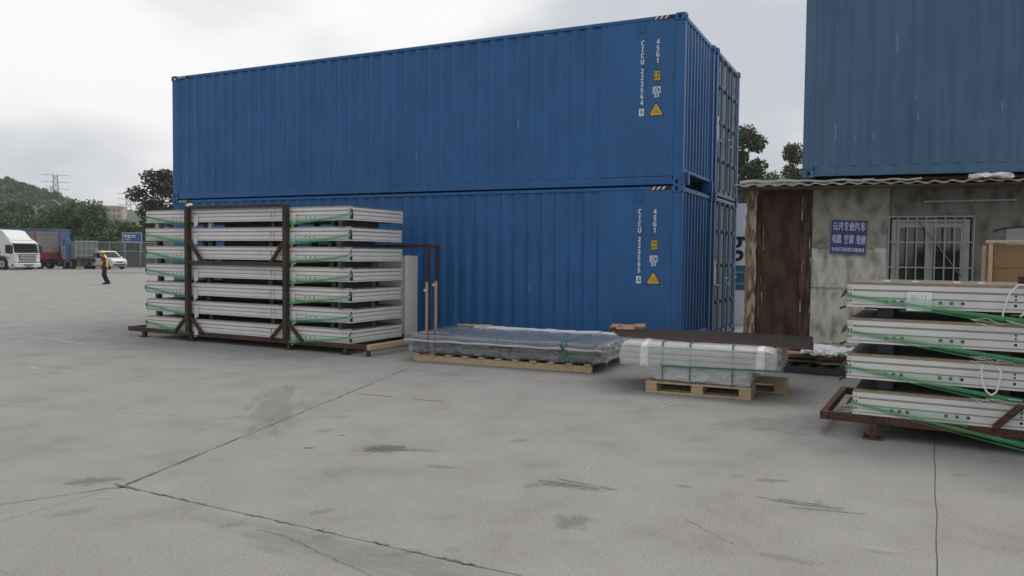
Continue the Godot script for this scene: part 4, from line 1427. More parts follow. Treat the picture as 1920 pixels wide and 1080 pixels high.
func build_right_rack() -> void:
	var at := Vector3(2.974, 0, -7.512)
	var yaw := -0.51
	var basis := Basis(Vector3.UP, yaw)
	var r := thing("steel_rack", "low rusty steel rack on stub feet carrying four layers of panels", "rack", at, yaw)
	one_box("front_rail", Vector3(2.85, 0.1785, -0.03), Vector3(5.7, 0.077, 0.06), M.rusty_steel, r)
	one_box("back_rail", Vector3(2.85, 0.1785, -1.63), Vector3(5.7, 0.077, 0.06), M.rusty_steel, r)
	one_box("end_rail", Vector3(0.03, 0.1785, -0.83), Vector3(0.06, 0.077, 1.54), M.rusty_steel, r)
	for x in [0.48, 2.0, 4.2]: one_box("cross_rail", Vector3(x, 0.1785, -0.83), Vector3(0.06, 0.07, 1.54), M.rusty_steel, r)
	for x in [0.47, 2.2, 4.6]:
		for z in [-0.03, -1.63]:
			var b := MB.new()
			b.box(Vector3(x, 0.075, z), Vector3(0.06, 0.13, 0.06), 0.004)
			b.box(Vector3(x, 0.007, z), Vector3(0.17, 0.014, 0.16), 0.003)
			b.box(Vector3(x - 0.075, 0.02, z), Vector3(0.012, 0.04, 0.14), 0.003)
			b.box(Vector3(x + 0.075, 0.02, z), Vector3(0.012, 0.04, 0.14), 0.003)
			part("foot", b, M.rusty_steel, r)
	for x in [2.05, 4.5]:
		one_box("post", Vector3(x, 1.0, 0.051), Vector3(0.09, 1.7, 0.09), M.dark_steel, r, 0.005)
		for s in [-1.0, 1.0]: one_bar("brace", Vector3(x + s * 0.04, 0.86, 0.035), Vector3(x + s * 0.62, 0.225, 0.035), 0.055, 0.05, M.rusty_steel, r, 0.004, Vector3.BACK)
	var ord := ["lowest", "second lowest", "second highest", "topmost"]
	var panels := []
	for k in 4:
		var y := 0.2178 + k * 0.3375
		var x0: float = [0.285, 0.225, 0.222, 0.212][k]
		var o := framed_panel("white framed panel with green film in the four-layer stack, %s layer" % ord[k], at + basis * Vector3(x0, y, -0.015), yaw, 5.04, 1.43, "panels stacked in the right rack", true, M.board_edge)
		panels.append(o)
		for x in [0.335, 0.40, 0.465, 0.775, 0.862, 0.947, 1.9, 1.98, 2.06]: hole_disc(o, x, 0.062, 0.0165)
		for yy in [0.058, 0.110, 0.140]: hole_disc(o, 1.345, yy, 0.009 if yy != 0.058 else 0.013)
		if k > 0:
			for x in [0.32, 1.25, 2.9, 4.4]:
				for z in [-0.2, -1.2]: one_box("spacer", Vector3(x, -0.051, z), Vector3(0.14, 0.1005, 0.10), M.pack_dark, o, 0.003)
			one_box("gap_plank", Vector3(0.9, -0.035, -0.62), Vector3(1.6, 0.03, 0.06), M.pack_dark, o, 0.003)
		if k == 3:
			for x in [0.3, 0.55, 0.9, 1.1]: one_box("edge_pad", Vector3(x, 0.236, -0.5), Vector3(0.06, 0.012, 0.04), M.paper, o, 0.002)
		# green stretch film pulled down toward the post
		var dy: float = [-0.19, -0.135, -0.12, -0.11][k]
		film("film_band", o, M.green_film, Vector3(-0.02, 0.118, 0.012), Vector3(1.86, dy, 0.075), 0.014, 0.055, 0.012 + 0.01 * sin(k * 3.0), 300 + k, 0.25, 30)
		film("film_band", o, M.green_film, Vector3(-0.02, 0.11, 0.007), Vector3(1.86, dy - 0.05, 0.06), 0.008, 0.022, 0.022, 310 + k, 0.5, 30)
		film("film_sheet", o, M.pale_film, Vector3(-0.02, 0.085, 0.004), Vector3(0.95, 0.035, 0.018), 0.05, 0.10, 0.0, 320 + k, 0.1, 24)
		film("film_strand", o, M.deep_film, Vector3(0.55, 0.01, -0.04), Vector3(1.86, dy + 0.0, 0.02), 0.03, 0.06, 0.0, 330 + k, 0.2, 24)
		var wisp := MB.new()
		var rng := RandomNumberGenerator.new()
		rng.seed = 500 + k
		for j in 7:
			var p := Vector3(rng.randf_range(1.0, 1.3), rng.randf_range(-0.10, -0.06), 0.06)
			wisp.tube([p, p + Vector3(rng.randf_range(0.04, 0.14), rng.randf_range(-0.04, 0.03), rng.randf_range(0.0, 0.03)), p + Vector3(rng.randf_range(0.12, 0.22), rng.randf_range(-0.06, 0.0), 0.02)], 0.003, 4, 0.001)
		if k > 0: part("film_shred", wisp, M.rope, o)
	# paper label on the topmost panel
	var tagp := MB.new()
	tagp.box(Vector3(0.605, 0.070, 0.010), Vector3(0.205, 0.170, 0.0015))
	var lb := part("paper_label", tagp, M.paper, panels[3])
	var ink := MB.new()
	glyph(ink, "XU-11", 0.045, Transform3D(Basis(Vector3(0, 0, 1), -0.03), Vector3(0.60, 0.105, 0.0115)), "Droid Sans", 400, 0.8)
	part("handwriting", ink, M.ink, lb)
	# white cords
	for d in [[Vector3(1.46, 1.2, 0.03), [[0, -0.01], [0.015, 0.09], [0.05, 0.20], [0.11, 0.275], [0.17, 0.27], [0.235, 0.19], [0.21, 0.10], [0.13, 0.0]], "white cord looped over the topmost panel of the four-layer stack"], [Vector3(1.33, 0.53, 0.05), [[0.0, 0.24], [-0.012, 0.18], [0.0, 0.08], [0.03, 0.01], [0.07, -0.02], [0.105, 0.01], [0.125, 0.10], [0.135, 0.19], [0.10, 0.235]], "white cord looped round the second lowest panel of the four-layer stack"]]:
		var cv := Curve3D.new()
		for p in d[1]: cv.add_point(d[0] + Vector3(p[0], p[1], 0.0))
		var pts := []
		for i in d[1].size(): 
			cv.set_point_in(i, (Vector3(d[1][maxi(i - 1, 0)][0] - d[1][mini(i + 1, d[1].size() - 1)][0], d[1][maxi(i - 1, 0)][1] - d[1][mini(i + 1, d[1].size() - 1)][1], 0)) * 0.2)
			cv.set_point_out(i, -cv.get_point_in(i))
		for i in 41: pts.append(cv.sample_baked(cv.get_baked_length() * i / 40.0))
		var b := MB.new()
		b.tube(pts, 0.0075, 8)
		tag(part("cord_loop", b, M.rope, self, Transform3D(basis, at)), d[2], "cord", "white cords on the right stack")
	# small dark red box with a label on top
	var bx := thing("small_box", "small dark red box with white label on the topmost panel", "box", at + basis * Vector3(1.62, 1.4655, -0.22), yaw)
	one_box("box_body", Vector3(0.12, 0.04, -0.1), Vector3(0.30, 0.08, 0.2), mat("dark_red", lin(0.05, 0.012, 0.02), 0.6), bx)
	one_box("box_label", Vector3(0.13, 0.03, 0.0015), Vector3(0.24, 0.045, 0.003), M.paper, bx, 0.0)
	# cardboard pack with wooden battens standing behind
	var cp := thing("cardboard_pack", "tall cardboard pack with wooden edge battens standing behind the right stack", "package", at + basis * Vector3(1.42, 0, -2.30), yaw)
	cp.rotation.x = 0.0
	for i in 3:
		for j in 2:
			var xs: Array = [[0.045, 0.40], [0.405, 1.15], [1.155, 2.0]][i]
			var ys: Array = [[0.05, 1.585], [1.59, 1.85]][j]
			one_box("card_sheet", Vector3((xs[0] + xs[1]) / 2, (ys[0] + ys[1]) / 2, -0.08), Vector3(xs[1] - xs[0], ys[1] - ys[0], 0.12), M.cardboard, cp, 0.006)
	one_bar("batten", Vector3(0.02, 0.0, 0.01), Vector3(0.02, 1.86, 0.01), 0.05, 0.04, M.pine, cp, 0.003)
	one_bar("batten", Vector3(-0.04, 0.0, -0.13), Vector3(-0.04, 1.84, -0.13), 0.05, 0.04, M.pine, cp, 0.003)
	one_bar("batten", Vector3(-0.03, 1.885, 0.0), Vector3(2.05, 1.885, 0.0), 0.06, 0.035, M.pine, cp, 0.003)
	one_bar("edge_strap", Vector3(0.40, 0.05, -0.018), Vector3(0.40, 1.85, -0.018), 0.035, 0.004, M.brown_card, cp, 0.0, Vector3.BACK)

# ---------------------------------------------------------------- wrapped pallet loads
func pallet(called: String, label: String, at: Vector3, yaw: float, L: float, D: float) -> Node3D:
	# a block pallet, long side to the front
	var o := thing(called, label, "pallet", at, yaw, "wooden pallets")
	for z in [-0.05, -D / 2, -D + 0.05]:
		for x in [0.07, L / 2, L - 0.07]:
			one_box("block", Vector3(x, 0.062, z), Vector3(0.14, 0.08, 0.095), M.pine_cross, o, 0.005)
		one_box("bottom_board", Vector3(L / 2, 0.011, z), Vector3(L, 0.022, 0.098), M.pine, o, 0.003)
	for x in [0.07, L / 2, L - 0.07]:
		one_box("stringer_board", Vector3(x, 0.111, -D / 2), Vector3(0.14, 0.018, D), M.pine_cross, o, 0.003)
	for k in 5:
		one_box("deck_board", Vector3(L / 2, 0.130, -0.05 - k * (D - 0.1) / 4.0), Vector3(L, 0.02, 0.1), M.pine, o, 0.003)
	return o

func strap(o: Node3D, x: float, y0: float, y1: float, D: float, m: Material, w := 0.014, over := 0.012) -> void:
	# a packing strap round a load, seen on the front, the top and the back
	var b := MB.new()
	b.bar(Vector3(x, y0, over), Vector3(x, y1 + over, over), w, 0.002, 0.0, Vector3.BACK)
	b.bar(Vector3(x, y1 + over, over), Vector3(x, y1 + over, -D - over), w, 0.002)
	b.bar(Vector3(x, y0, -D - over), Vector3(x, y1 + over, -D - over), w, 0.002, 0.0, Vector3.BACK)
	part("strap", b, m, o)

func build_pallet_loads() -> void:
	# long pallet in front of the containers
	var at := Vector3(-1.535, 0, -12.339)
	var yaw := -0.405
	var basis := Basis(Vector3.UP, yaw)
	var p := thing("long_pallet", "long pale wooden pallet under grey wrapped sheets before the blue container", "pallet", at, yaw, "wooden pallets")
	one_box("side_beam", Vector3(1.46, 0.048, -0.03), Vector3(2.92, 0.096, 0.055), M.pine, p, 0.004)
	one_box("side_beam", Vector3(1.46, 0.048, -0.80), Vector3(2.92, 0.096, 0.055), M.pine, p, 0.004)
	one_box("side_beam", Vector3(1.46, 0.048, -1.53), Vector3(2.92, 0.096, 0.055), M.pine, p, 0.004)
	for k in 11: one_box("deck_slat", Vector3(0.06 + k * 0.28, 0.1115, -0.77), Vector3(0.10, 0.031, 1.58), M.pine_cross, p, 0.003)
	var l := thing("wrapped_sheet_pack", "flat stack of grey sheets in clear plastic on the long pallet", "package", at + Vector3.UP * 0.016, yaw)
	one_box("lower_sheet", Vector3(1.48, 0.175, -0.80), Vector3(3.02, 0.118, 1.60), M.pack_grey, l, 0.01)
	one_box("middle_sheet", Vector3(1.50, 0.262, -0.80), Vector3(3.10, 0.055, 1.66), M.pack_dark, l, 0.006)
	one_box("upper_sheet", Vector3(1.46, 0.318, -0.80), Vector3(3.14, 0.054, 1.70), M.pack_grey, l, 0.008)
	one_box("top_sheet", Vector3(0.70, 0.372, -0.80), Vector3(1.46, 0.052, 1.62), M.pack_blue, l, 0.008)
	one_box("top_sheet", Vector3(2.20, 0.370, -0.80), Vector3(1.50, 0.050, 1.62), M.pack_blue, l, 0.008)
	var b := MB.new()
	crumple(b, Vector3(1.48, 0.20, -0.80), Vector3(3.14, 0.14, 1.70), 90, 8, 46, 0.05, 31, 4.0, 0.0, true)
	part("plastic_wrap", b, M.clear_film, l)
	b = MB.new()
	crumple(b, Vector3(1.46, 0.34, -0.80), Vector3(3.22, 0.125, 1.76), 80, 7, 44, 0.020, 32, 1.6, 0.0, true)
	part("plastic_wrap", b, M.clear_film, l)
	b = MB.new()
	crumple(b, Vector3(3.03, 0.24, -0.8), Vector3(0.16, 0.22, 1.6), 8, 12, 50, 0.06, 33, 4.0, 0.0, true)
	part("plastic_wrap", b, M.clear_film, l)
	b = MB.new()
	crumple(b, Vector3(-0.02, 0.19, -0.7), Vector3(0.16, 0.14, 1.3), 8, 8, 40, 0.05, 34, 4.0)
	part("plastic_wrap", b, M.milky_film, l)
	b = MB.new()
	var edge := []
	for i in 31: edge.append(Vector3(-0.12 + i * 0.107, 0.318 + 0.006 * sin(i * 1.1), 0.078 + 0.01 * sin(i * 0.7)))
	b.tube(edge, 0.014, 6)
	part("film_hem", b, M.milky_film, l)
	strap(l, 0.30, 0.10, 0.40, 1.6, M.pack_dark, 0.016, 0.085)
	strap(l, 0.42, 0.10, 0.40, 1.6, M.pack_dark, 0.016, 0.085)
	for d in [[2.52, 0.11, 2.50, 0.42], [2.58, 0.42, 2.46, 0.20], [2.46, 0.40, 2.60, 0.16], [2.66, 0.13, 2.66, 0.30]]:
		b = MB.new()
		b.bar(Vector3(d[0], d[1], 0.10), Vector3(d[2], d[3], 0.10), 0.02, 0.004, 0.0, Vector3.BACK)
		part("strap", b, M.strap_green, l)
	b = MB.new()
	b.bar(Vector3(2.50, 0.43, 0.09), Vector3(2.62, 0.43, -1.66), 0.02, 0.003)
	b.bar(Vector3(2.30, 0.432, 0.02), Vector3(2.86, 0.432, -0.4), 0.02, 0.003)
	part("strap", b, M.strap_green, l)
	b = MB.new()
	b.bar(Vector3(0.30, 0.43, 0.0), Vector3(0.62, 0.43, -1.66), 0.025, 0.003)
	part("strap", b, M.strap_green, l)
	b = MB.new()
	b.bar(Vector3(0.05, 0.431, -0.10), Vector3(0.55, 0.431, -0.14), 0.05, 0.004)
	part("edge_slat", b, M.pine, l)
	# foam sheet and a batten along the back edge
	b = MB.new()
	crumple(b, Vector3(1.72, 0.425, -1.53), Vector3(2.75, 0.03, 0.24), 60, 4, 8, 0.016, 41, 3.0)
	tag(part("foam_sheet", b, M.foam_white, self, Transform3D(basis, at)), "strip of white foam along the back of the wrapped sheets", "foam")
	b = MB.new()
	b.bar(Vector3(0.0, 0.45, -1.50), Vector3(0.62, 0.45, -1.62), 0.05, 0.03, 0.003)
	tag(part("loose_batten", b, M.pine, self, Transform3D(basis, at)), "short pale batten at the back left of the wrapped sheets", "batten")
	# two pallets with a long wrapped bundle
	at = Vector3(1.667, 0, -9.694)
	yaw = -0.41
	basis = Basis(Vector3.UP, yaw)
	pallet("wooden_pallet", "small wooden pallet nearest the camera under the white wrapped bundle", at, yaw, 1.26, 0.52)
	pallet("wooden_pallet", "small wooden pallet behind, showing at the right under the wrapped bundle", at + basis * Vector3(0.38, 0, -0.62), yaw, 1.22, 0.52)
	var lo := thing("wrapped_block", "low block of crumpled plastic wrap on the small wooden pallet", "package", at, yaw)
	one_box("inner_block", Vector3(0.66, 0.25, -0.56), Vector3(1.12, 0.21, 1.0), M.pack_white, lo, 0.02)
	b = MB.new()
	crumple(b, Vector3(0.66, 0.245, -0.56), Vector3(1.18, 0.20, 1.08), 46, 12, 40, 0.035, 42, 3.0, 0.0, true)
	part("plastic_wrap", b, M.milky_film, lo)
	var bu := thing("wrapped_bundle", "long bundle of white profiles in plastic film with green straps", "package", at, yaw)
	for k in 4:
		one_box("profile_layer", Vector3(0.605 + 0.01 * (k % 2), 0.385 + k * 0.066, -0.60), Vector3(1.83 - 0.03 * (k % 2), 0.056, 1.16 - (0.07 if k == 3 else 0.0)), M.pack_white, bu, 0.008)
	b = MB.new()
	crumple(b, Vector3(0.605, 0.485, -0.60), Vector3(1.88, 0.30, 1.24), 70, 12, 44, 0.014, 43, 2.0, 0.10)
	part("plastic_wrap", b, M.milky_film, bu)
	b = MB.new()
	crumple(b, Vector3(1.52, 0.48, -0.62), Vector3(0.10, 0.29, 1.24), 5, 14, 44, 0.05, 44, 6.0)
	part("plastic_wrap", b, M.clear_film, bu)
	for x in [-0.02, 1.36]:
		b = MB.new()
		crumple(b, Vector3(x, 0.485, -0.60), Vector3(0.10, 0.312, 1.26), 6, 14, 30, 0.012, 45 + int(x), 5.0, 0.10)
		part("tape_wrap", b, M.tape_film, bu)
	for x in [0.21, 0.545, 1.045]: strap(bu, x, 0.14, 0.628, 1.22, M.strap_green, 0.017, 0.014)
	b = MB.new()
	b.bar(Vector3(0.20, 0.345, 0.045), Vector3(1.62, 0.37, 0.045), 0.012, 0.02, 0.0)
	part("strap", b, M.strap_green, bu)
	# dark board across the bundle
	var bd := thing("plywood_board", "large dark brown plywood board lying across the wrapped bundle", "board", at, yaw)
	b = MB.new()
	var q := [[-0.40, 0.640, -0.27], [1.93, 0.618, -0.13], [1.86, 0.640, -1.50], [-0.85, 0.640, -1.22]]
	var nx := 20
	var ny := 8
	var gp := []
	for i in nx + 1:
		var row := []
		for j in ny + 1:
			var s := float(i) / nx
			var t := float(j) / ny
			var a := Vector3(q[0][0], q[0][1], q[0][2]).lerp(Vector3(q[1][0], q[1][1], q[1][2]), s)
			var e := Vector3(q[3][0], q[3][1], q[3][2]).lerp(Vector3(q[2][0], q[2][1], q[2][2]), s)
			row.append(a.lerp(e, t) + Vector3(0, 0.006 * sin(s * 5.0) * t + 0.012 * sin(s * PI), 0))
		gp.append(row)
	var th := Vector3(0, 0.015, 0)
	for i in nx:
		for j in ny:
			b.quad(gp[i][j] + th, gp[i + 1][j] + th, gp[i + 1][j + 1] + th, gp[i][j + 1] + th)
			b.quad(gp[i][j + 1], gp[i + 1][j + 1], gp[i + 1][j], gp[i][j])
	part("board_face", b, M.film_plywood, bd)
	b = MB.new()
	for i in nx:
		b.quad(gp[i][0], gp[i + 1][0], gp[i + 1][0] + th, gp[i][0] + th)
		b.quad(gp[i + 1][ny], gp[i][ny], gp[i][ny] + th, gp[i + 1][ny] + th)
	for j in ny:
		b.quad(gp[nx][j], gp[nx][j + 1], gp[nx][j + 1] + th, gp[nx][j] + th)
		b.quad(gp[0][j + 1], gp[0][j], gp[0][j] + th, gp[0][j + 1] + th)
	part("board_rim", b, M.ply_edge, bd)
	# brown cardboard scraps on its left end
	var sp := [[-0.55, 0.69, -1.05, 0.26, 0.05, 0.16, 0.3, "folded brown cardboard piece on the dark board, widest of the three"], [-0.70, 0.69, -1.10, 0.17, 0.06, 0.12, -0.2, "folded brown cardboard piece on the dark board, leftmost of the three"], [-0.36, 0.695, -1.10, 0.15, 0.075, 0.13, 0.1, "folded brown cardboard piece on the dark board, rightmost of the three"]]
	for k in 3:
		var d = sp[k]
		var cs := thing("cardboard_scrap", d[7], "cardboard", at + basis * Vector3(d[0], d[1] - 0.025, d[2]), yaw + d[6], "cardboard scraps on the dark board")
		var s1 := MB.new()
		s1.box(Vector3(0, 0.006, 0), Vector3(d[3], 0.008, d[5]), 0.002)
		part("lower_flap", s1, M.brown_card, cs)
		s1 = MB.new()
		s1.bar(Vector3(-d[3] / 2, d[4] * 0.6, -d[5] * 0.1), Vector3(d[3] / 2, d[4] * 0.75, -d[5] * 0.1), d[5] * 0.8, 0.006, 0.0, Vector3(0, 0.9, 0.4))
		part("upper_flap", s1, M.brown_card, cs)
		s1 = MB.new()
		s1.bar(Vector3(d[3] / 2, 0.01, 0), Vector3(d[3] / 2, d[4], 0), d[5] * 0.8, 0.006, 0.0, Vector3.RIGHT)
		part("side_flap", s1, M.brown_card, cs)

func build_debris() -> void:
	var at := Vector3(3.80, 0, -11.60)
	var yaw := -0.46
	var basis := Basis(Vector3.UP, yaw)
	var base := thing("dark_pallet", "dark low pallet holding scrap wood in front of the shed", "pallet", at, yaw)
	for z in [0.0, -0.5, -0.95]:
		one_box("runner", Vector3(0.75, 0.05, z), Vector3(1.7, 0.10, 0.09), M.pack_dark, base)
	for k in 7: one_box("deck_board", Vector3(0.02 + k * 0.245, 0.112, -0.48), Vector3(0.14, 0.022, 1.06), M.pack_dark, base, 0.003)
	one_box("block", Vector3(0.72, 0.055, 0.065), Vector3(0.16, 0.10, 0.03), M.pack_dark, base)
	var rng := RandomNumberGenerator.new()
	rng.seed = 12
	var pile := thing("scrap_pile", "pile of broken boards and offcuts on the dark pallet by the shed", "scrap wood", at, yaw)
	for k in 34:
		var len := rng.randf_range(0.35, 1.3) if k < 22 else rng.randf_range(0.12, 0.35)
		var y := 0.137 + 0.0085 * k if k < 22 else 0.34 + 0.006 * (k - 22)
		var c := Vector3(rng.randf_range(0.35, 1.3), y, rng.randf_range(-0.72, -0.12))
		if k >= 22: c = Vector3(rng.randf_range(0.55, 1.45), y, rng.randf_range(-0.8, -0.25))
		var an := rng.randf_range(-0.35, 0.35) if k < 22 else rng.randf_range(-1.4, 1.4)
		var d := Vector3(cos(an), rng.randf_range(-0.03, 0.03) if k < 22 else rng.randf_range(-0.15, 0.3), sin(an)) * len * 0.5
		var b := MB.new()
		b.bar(c - d, c + d, rng.randf_range(0.06, 0.16), rng.randf_range(0.012, 0.03), 0.003)
		part("board_piece", b, [M.scrap_wood, M.old_timber, M.pine, M.scrap_wood, M.brown_card][k % 5], pile)
	var b := MB.new()
	crumple(b, Vector3(1.0, 0.345, -0.05), Vector3(1.0, 0.07, 0.42), 34, 6, 18, 0.075, 71, 7.0)
	tag(part("crumpled_sheet", b, M.paper, self, Transform3D(basis, at)), "crumpled dirty white sheet lying on the scrap wood", "sheet")
	b = MB.new()
	b.bar(Vector3(3.28, 0.016, -10.55), Vector3(3.62, 0.016, -10.35), 0.06, 0.03, 0.003)
	tag(part("wood_offcut", b, M.pine, self), "short pale wooden offcut on the ground beside the small pallets", "offcut")

# ---------------------------------------------------------------- trees, hill, far buildings
func crown_mesh(clumps: Array, leaves: int, size: float, seed_: int, dark: Color, light: Color) -> ArrayMesh:
	# leaf faces spread through clumps [centre, radius]; denser near each clump's skin
	var rng := RandomNumberGenerator.new()
	rng.seed = seed_
	var b := MB.new()
	b.colored = true
	var total := 0.0
	for c in clumps: total += c[1] * c[1]
	for c in clumps:
		var n := int(leaves * c[1] * c[1] / total)
		var tone := rng.randf_range(0.0, 1.0)
		for i in n:
			var d := Vector3(rng.randfn(), rng.randfn(), rng.randfn()).normalized()
			var r: float = c[1] * pow(rng.randf(), 0.42) * rng.randf_range(0.85, 1.15)
			var p: Vector3 = c[0] + d * Vector3(1.0, 0.8, 1.0) * r
			var x := Vector3(rng.randfn(), rng.randfn() * 0.6, rng.randfn()).normalized()
			var y := x.cross(Vector3(rng.randfn(), rng.randfn(), rng.randfn())).normalized()
			var s := size * rng.randf_range(0.55, 1.25)
			b.tint = dark.lerp(light, clampf(tone * 0.5 + rng.randf() * 0.5, 0.0, 1.0))
			var a1 := p - x * s * 0.5; var a2 := p + y * s * 0.28; var a3 := p + x * s * 0.5; var a4 := p - y * s * 0.28
			b.quad(a1, a4, a3, a2)
	return b.mesh()

func tree(called: String, label: String, at: Vector3, h: float, spread: float, low: float, seed_: int, leaves: int, size: float, dark: Color, light: Color, group: String, n_clump := 16, airy := 0.34) -> void:
	# trunk and limbs reaching into the clumps of an uneven crown between heights low and h
	var t := thing(called, label, "tree", at, 0.0, group)
	var rng := RandomNumberGenerator.new()
	rng.seed = seed_
	var clumps := []
	var rr := spread * airy
	for i in n_clump:
		var v := (i + 0.5) / n_clump
		var y := lerpf(low + rr * 0.4, h - rr * 0.55, v)
		var wide := spread * sin(clampf(lerpf(0.35, 0.92, v), 0.0, 1.0) * PI) * 1.0
		var an := i * 2.4 + rng.randf_range(-0.5, 0.5)
		var rad := wide * rng.randf_range(0.25, 0.85)
		clumps.append([Vector3(cos(an) * rad, y + rng.randf_range(-0.3, 0.3), sin(an) * rad), rr * rng.randf_range(0.65, 1.2)])
	var b := MB.new()
	var top := Vector3(rng.randf_range(-0.2, 0.2), h * 0.72, rng.randf_range(-0.2, 0.2))
	b.tube([Vector3(0, -0.1, 0), Vector3(0.06, h * 0.25, 0.03), Vector3(-0.05, h * 0.5, 0.05), top], maxf(0.10, h * 0.022), 8, 0.03)
	part("trunk", b, M.bark, t)
	b = MB.new()
	for i in clumps.size():
		if i % 2: continue
		var c: Vector3 = clumps[i][0]
		var s := Vector3(0, clampf(c.y * 0.6, low * 0.5, h * 0.6), 0)
		b.tube([s, s.lerp(c, 0.5) + Vector3(0, 0.15, 0), c], h * 0.008, 5, 0.012)
	part("limb", b, M.bark, t)
	part("crown", crown_mesh(clumps, leaves, size, seed_ + 1, dark, light), M.leaf, t)

func hill_height(x: float, z: float) -> float:
	var up := smoothstep(-112.0, -290.0, z)
	var side := lerpf(25.5, 3.0, smoothstep(-235.0, -120.0, x))
	return side * up + 0.6 * sin(x * 0.05) * up - 0.3

func build_far_land() -> void:
	var b := MB.new()
	var nx := 40
	var nz := 40
	for i in nx:
		for j in nz:
			var x0 := lerpf(-420.0, -60.0, float(i) / nx); var x1 := lerpf(-420.0, -60.0, float(i + 1) / nx)
			var z0 := lerpf(-108.0, -460.0, float(j) / nz); var z1 := lerpf(-108.0, -460.0, float(j + 1) / nz)
			b.quad(Vector3(x0, hill_height(x0, z0), z0), Vector3(x1, hill_height(x1, z0), z0), Vector3(x1, hill_height(x1, z1), z1), Vector3(x0, hill_height(x0, z1), z1))
	tag(part("hill", b, M.hill_earth, self), "", "", "", "structure")
	var dg := Color(0.036, 0.064, 0.026)
	var lg := Color(0.120, 0.175, 0.062)
	var rng := RandomNumberGenerator.new()
	rng.seed = 33
	# the wood on the hill reads as one mass
	var proto := []
	for k in 3:
		var cl := []
		for i in 12:
			var an := i * 2.4
			cl.append([Vector3(cos(an) * 1.9 * rng.randf_range(0.3, 1.0), lerpf(1.6, 5.6, i / 11.0), sin(an) * 1.9 * rng.randf_range(0.3, 1.0)), rng.randf_range(0.9, 1.6)])
		proto.append(crown_mesh(cl, 1700, 0.75, 700 + k, dg, lg))
	for k in 3:
		var mm := MultiMesh.new()
		mm.transform_format = MultiMesh.TRANSFORM_3D
		mm.mesh = proto[k]
		var tr := []
		for i in 190:
			var d := lerpf(118.0, 330.0, pow(rng.randf(), 0.8))
			var px := rng.randf_range(-60.0, 345.0)
			var x := (px - 960.0) / 1475.0 * d
			var s := rng.randf_range(0.85, 1.45) * lerpf(1.0, 0.55, smoothstep(110.0, 200.0, px))
			tr.append(Transform3D(Basis(Vector3.UP, rng.randf() * TAU).scaled(Vector3(s, s * rng.randf_range(0.85, 1.15), s)), Vector3(x, hill_height(x, -d) - 0.6, -d)))
		mm.instance_count = tr.size()
		for i in tr.size(): mm.set_instance_transform(i, tr[i])
		var o := MultiMeshInstance3D.new()
		o.name = numbered("hill_wood")
		o.multimesh = mm
		o.material_override = M.leaf
		add_child(o)
		tag(o, "dark green wood covering the hill at the left", "wood", "", "stuff")
	# trees behind the fence that can be told apart
	var near := [[118, 84, 6.0, 2.6, "dense green tree behind the blue far container, leftmost of the row"], [146, 86, 6.9, 3.0, "tall bright green tree behind the parked trailers"], [176, 84, 6.7, 2.9, "bright green rounded tree right of the tall one"], [204, 88, 4.9, 2.4, "lower green tree standing below the pink building"], [228, 90, 5.3, 2.5, "domed green tree behind the fence, left of the blue road sign"], [252, 88, 4.6, 2.3, "green tree standing right behind the blue road sign"], [276, 86, 4.4, 2.2, "small green tree at the foot of the dark tall tree"], [90, 96, 6.2, 2.8, "green tree behind the white lorry cab and lamp post"], [55, 98, 6.4, 2.9, "green tree behind the lorry, left of the bent lamp post"], [22, 95, 6.2, 2.9, "green tree at the left edge above the lorry cab"]]
	for k in near.size():
		var d = near[k]
		var bright := 1.25 if k in [1, 2, 3] else 1.0
		tree("leafy_tree", d[4], Vector3((d[0] - 960.0) / 1475.0 * d[1], 0, -d[1]), d[2], d[3], 0.6, 800 + k * 7, 5200, 0.36, dg * bright, Color(0.13, 0.195, 0.062) * bright, "trees behind the yard fence", 20, 0.36)
	tree("dark_tree", "dark tall tree rising beside the left end of the blue containers", Vector3(-27.6, 0, -62.0), 8.3, 2.5, 3.2, 903, 6400, 0.27, Color(0.028, 0.036, 0.022), Color(0.07, 0.085, 0.045), "", 17, 0.33)
	tree("dark_tree", "broad dark tree half hidden by the rear container doors at the right", Vector3(14.0, 0, -48.0), 9.6, 1.8, 5.0, 911, 5200, 0.24, Color(0.035, 0.048, 0.03), Color(0.09, 0.11, 0.055), "", 16, 0.36)
	tree("sparse_tree", "thin sparse tree rising beside the container on the shed roof", Vector3(16.4, 0, -46.0), 8.6, 1.5, 4.6, 921, 3600, 0.20, Color(0.045, 0.05, 0.03), Color(0.11, 0.115, 0.065), "", 16, 0.34)
	for k in 5:
		tree("hedge_tree", ["low round green tree beyond the shed roof, leftmost of the low row", "low green tree beyond the shed roof, second of the low row", "low green tree beyond the shed roof, third of the low row", "low green tree beyond the shed roof, fourth of the low row", "low green tree beyond the shed roof, rightmost of the low row"][k], Vector3(16.6 + k * 2.0, 0, -60.0 - k * 1.5), [8.1, 8.8, 8.4, 7.6, 7.4][k], 2.0, 1.0, 940 + k * 3, 3600, 0.3, dg, lg, "low trees beyond the shed", 15, 0.4)
	# pylons
	for d in [[106, 329, 520.0, 16.0, "tall lattice pylon on the hill, largest of the four"], [100, 350, 640.0, 11.0, "lattice pylon just left of the largest one"], [60, 353, 700.0, 9.0, "faint small pylon at the left on the hill crest"], [242, 364, 480.0, 13.0, "lattice pylon right of the pink building"]]:
		var z: float = d[2]
		var top: float = 1.69 + (476.7 + 0.0104 * (d[0] - 960.0) - d[1]) / 1475.0 * z
		var p := thing("power_pylon", d[4], "pylon", Vector3((d[0] - 960.0) / 1475.0 * z, 0, -z), 0.4, "lattice pylons")
		b = MB.new()
		var w0: float = top * 0.055
		for sx in [-1.0, 1.0]:
			for sz in [-1.0, 1.0]: b.bar(Vector3(sx * w0, 0, sz * w0), Vector3(sx * 1.2, top, sz * 1.2), 0.30, 0.30)
		part("leg", b, M.pylon_steel, p)
		b = MB.new()
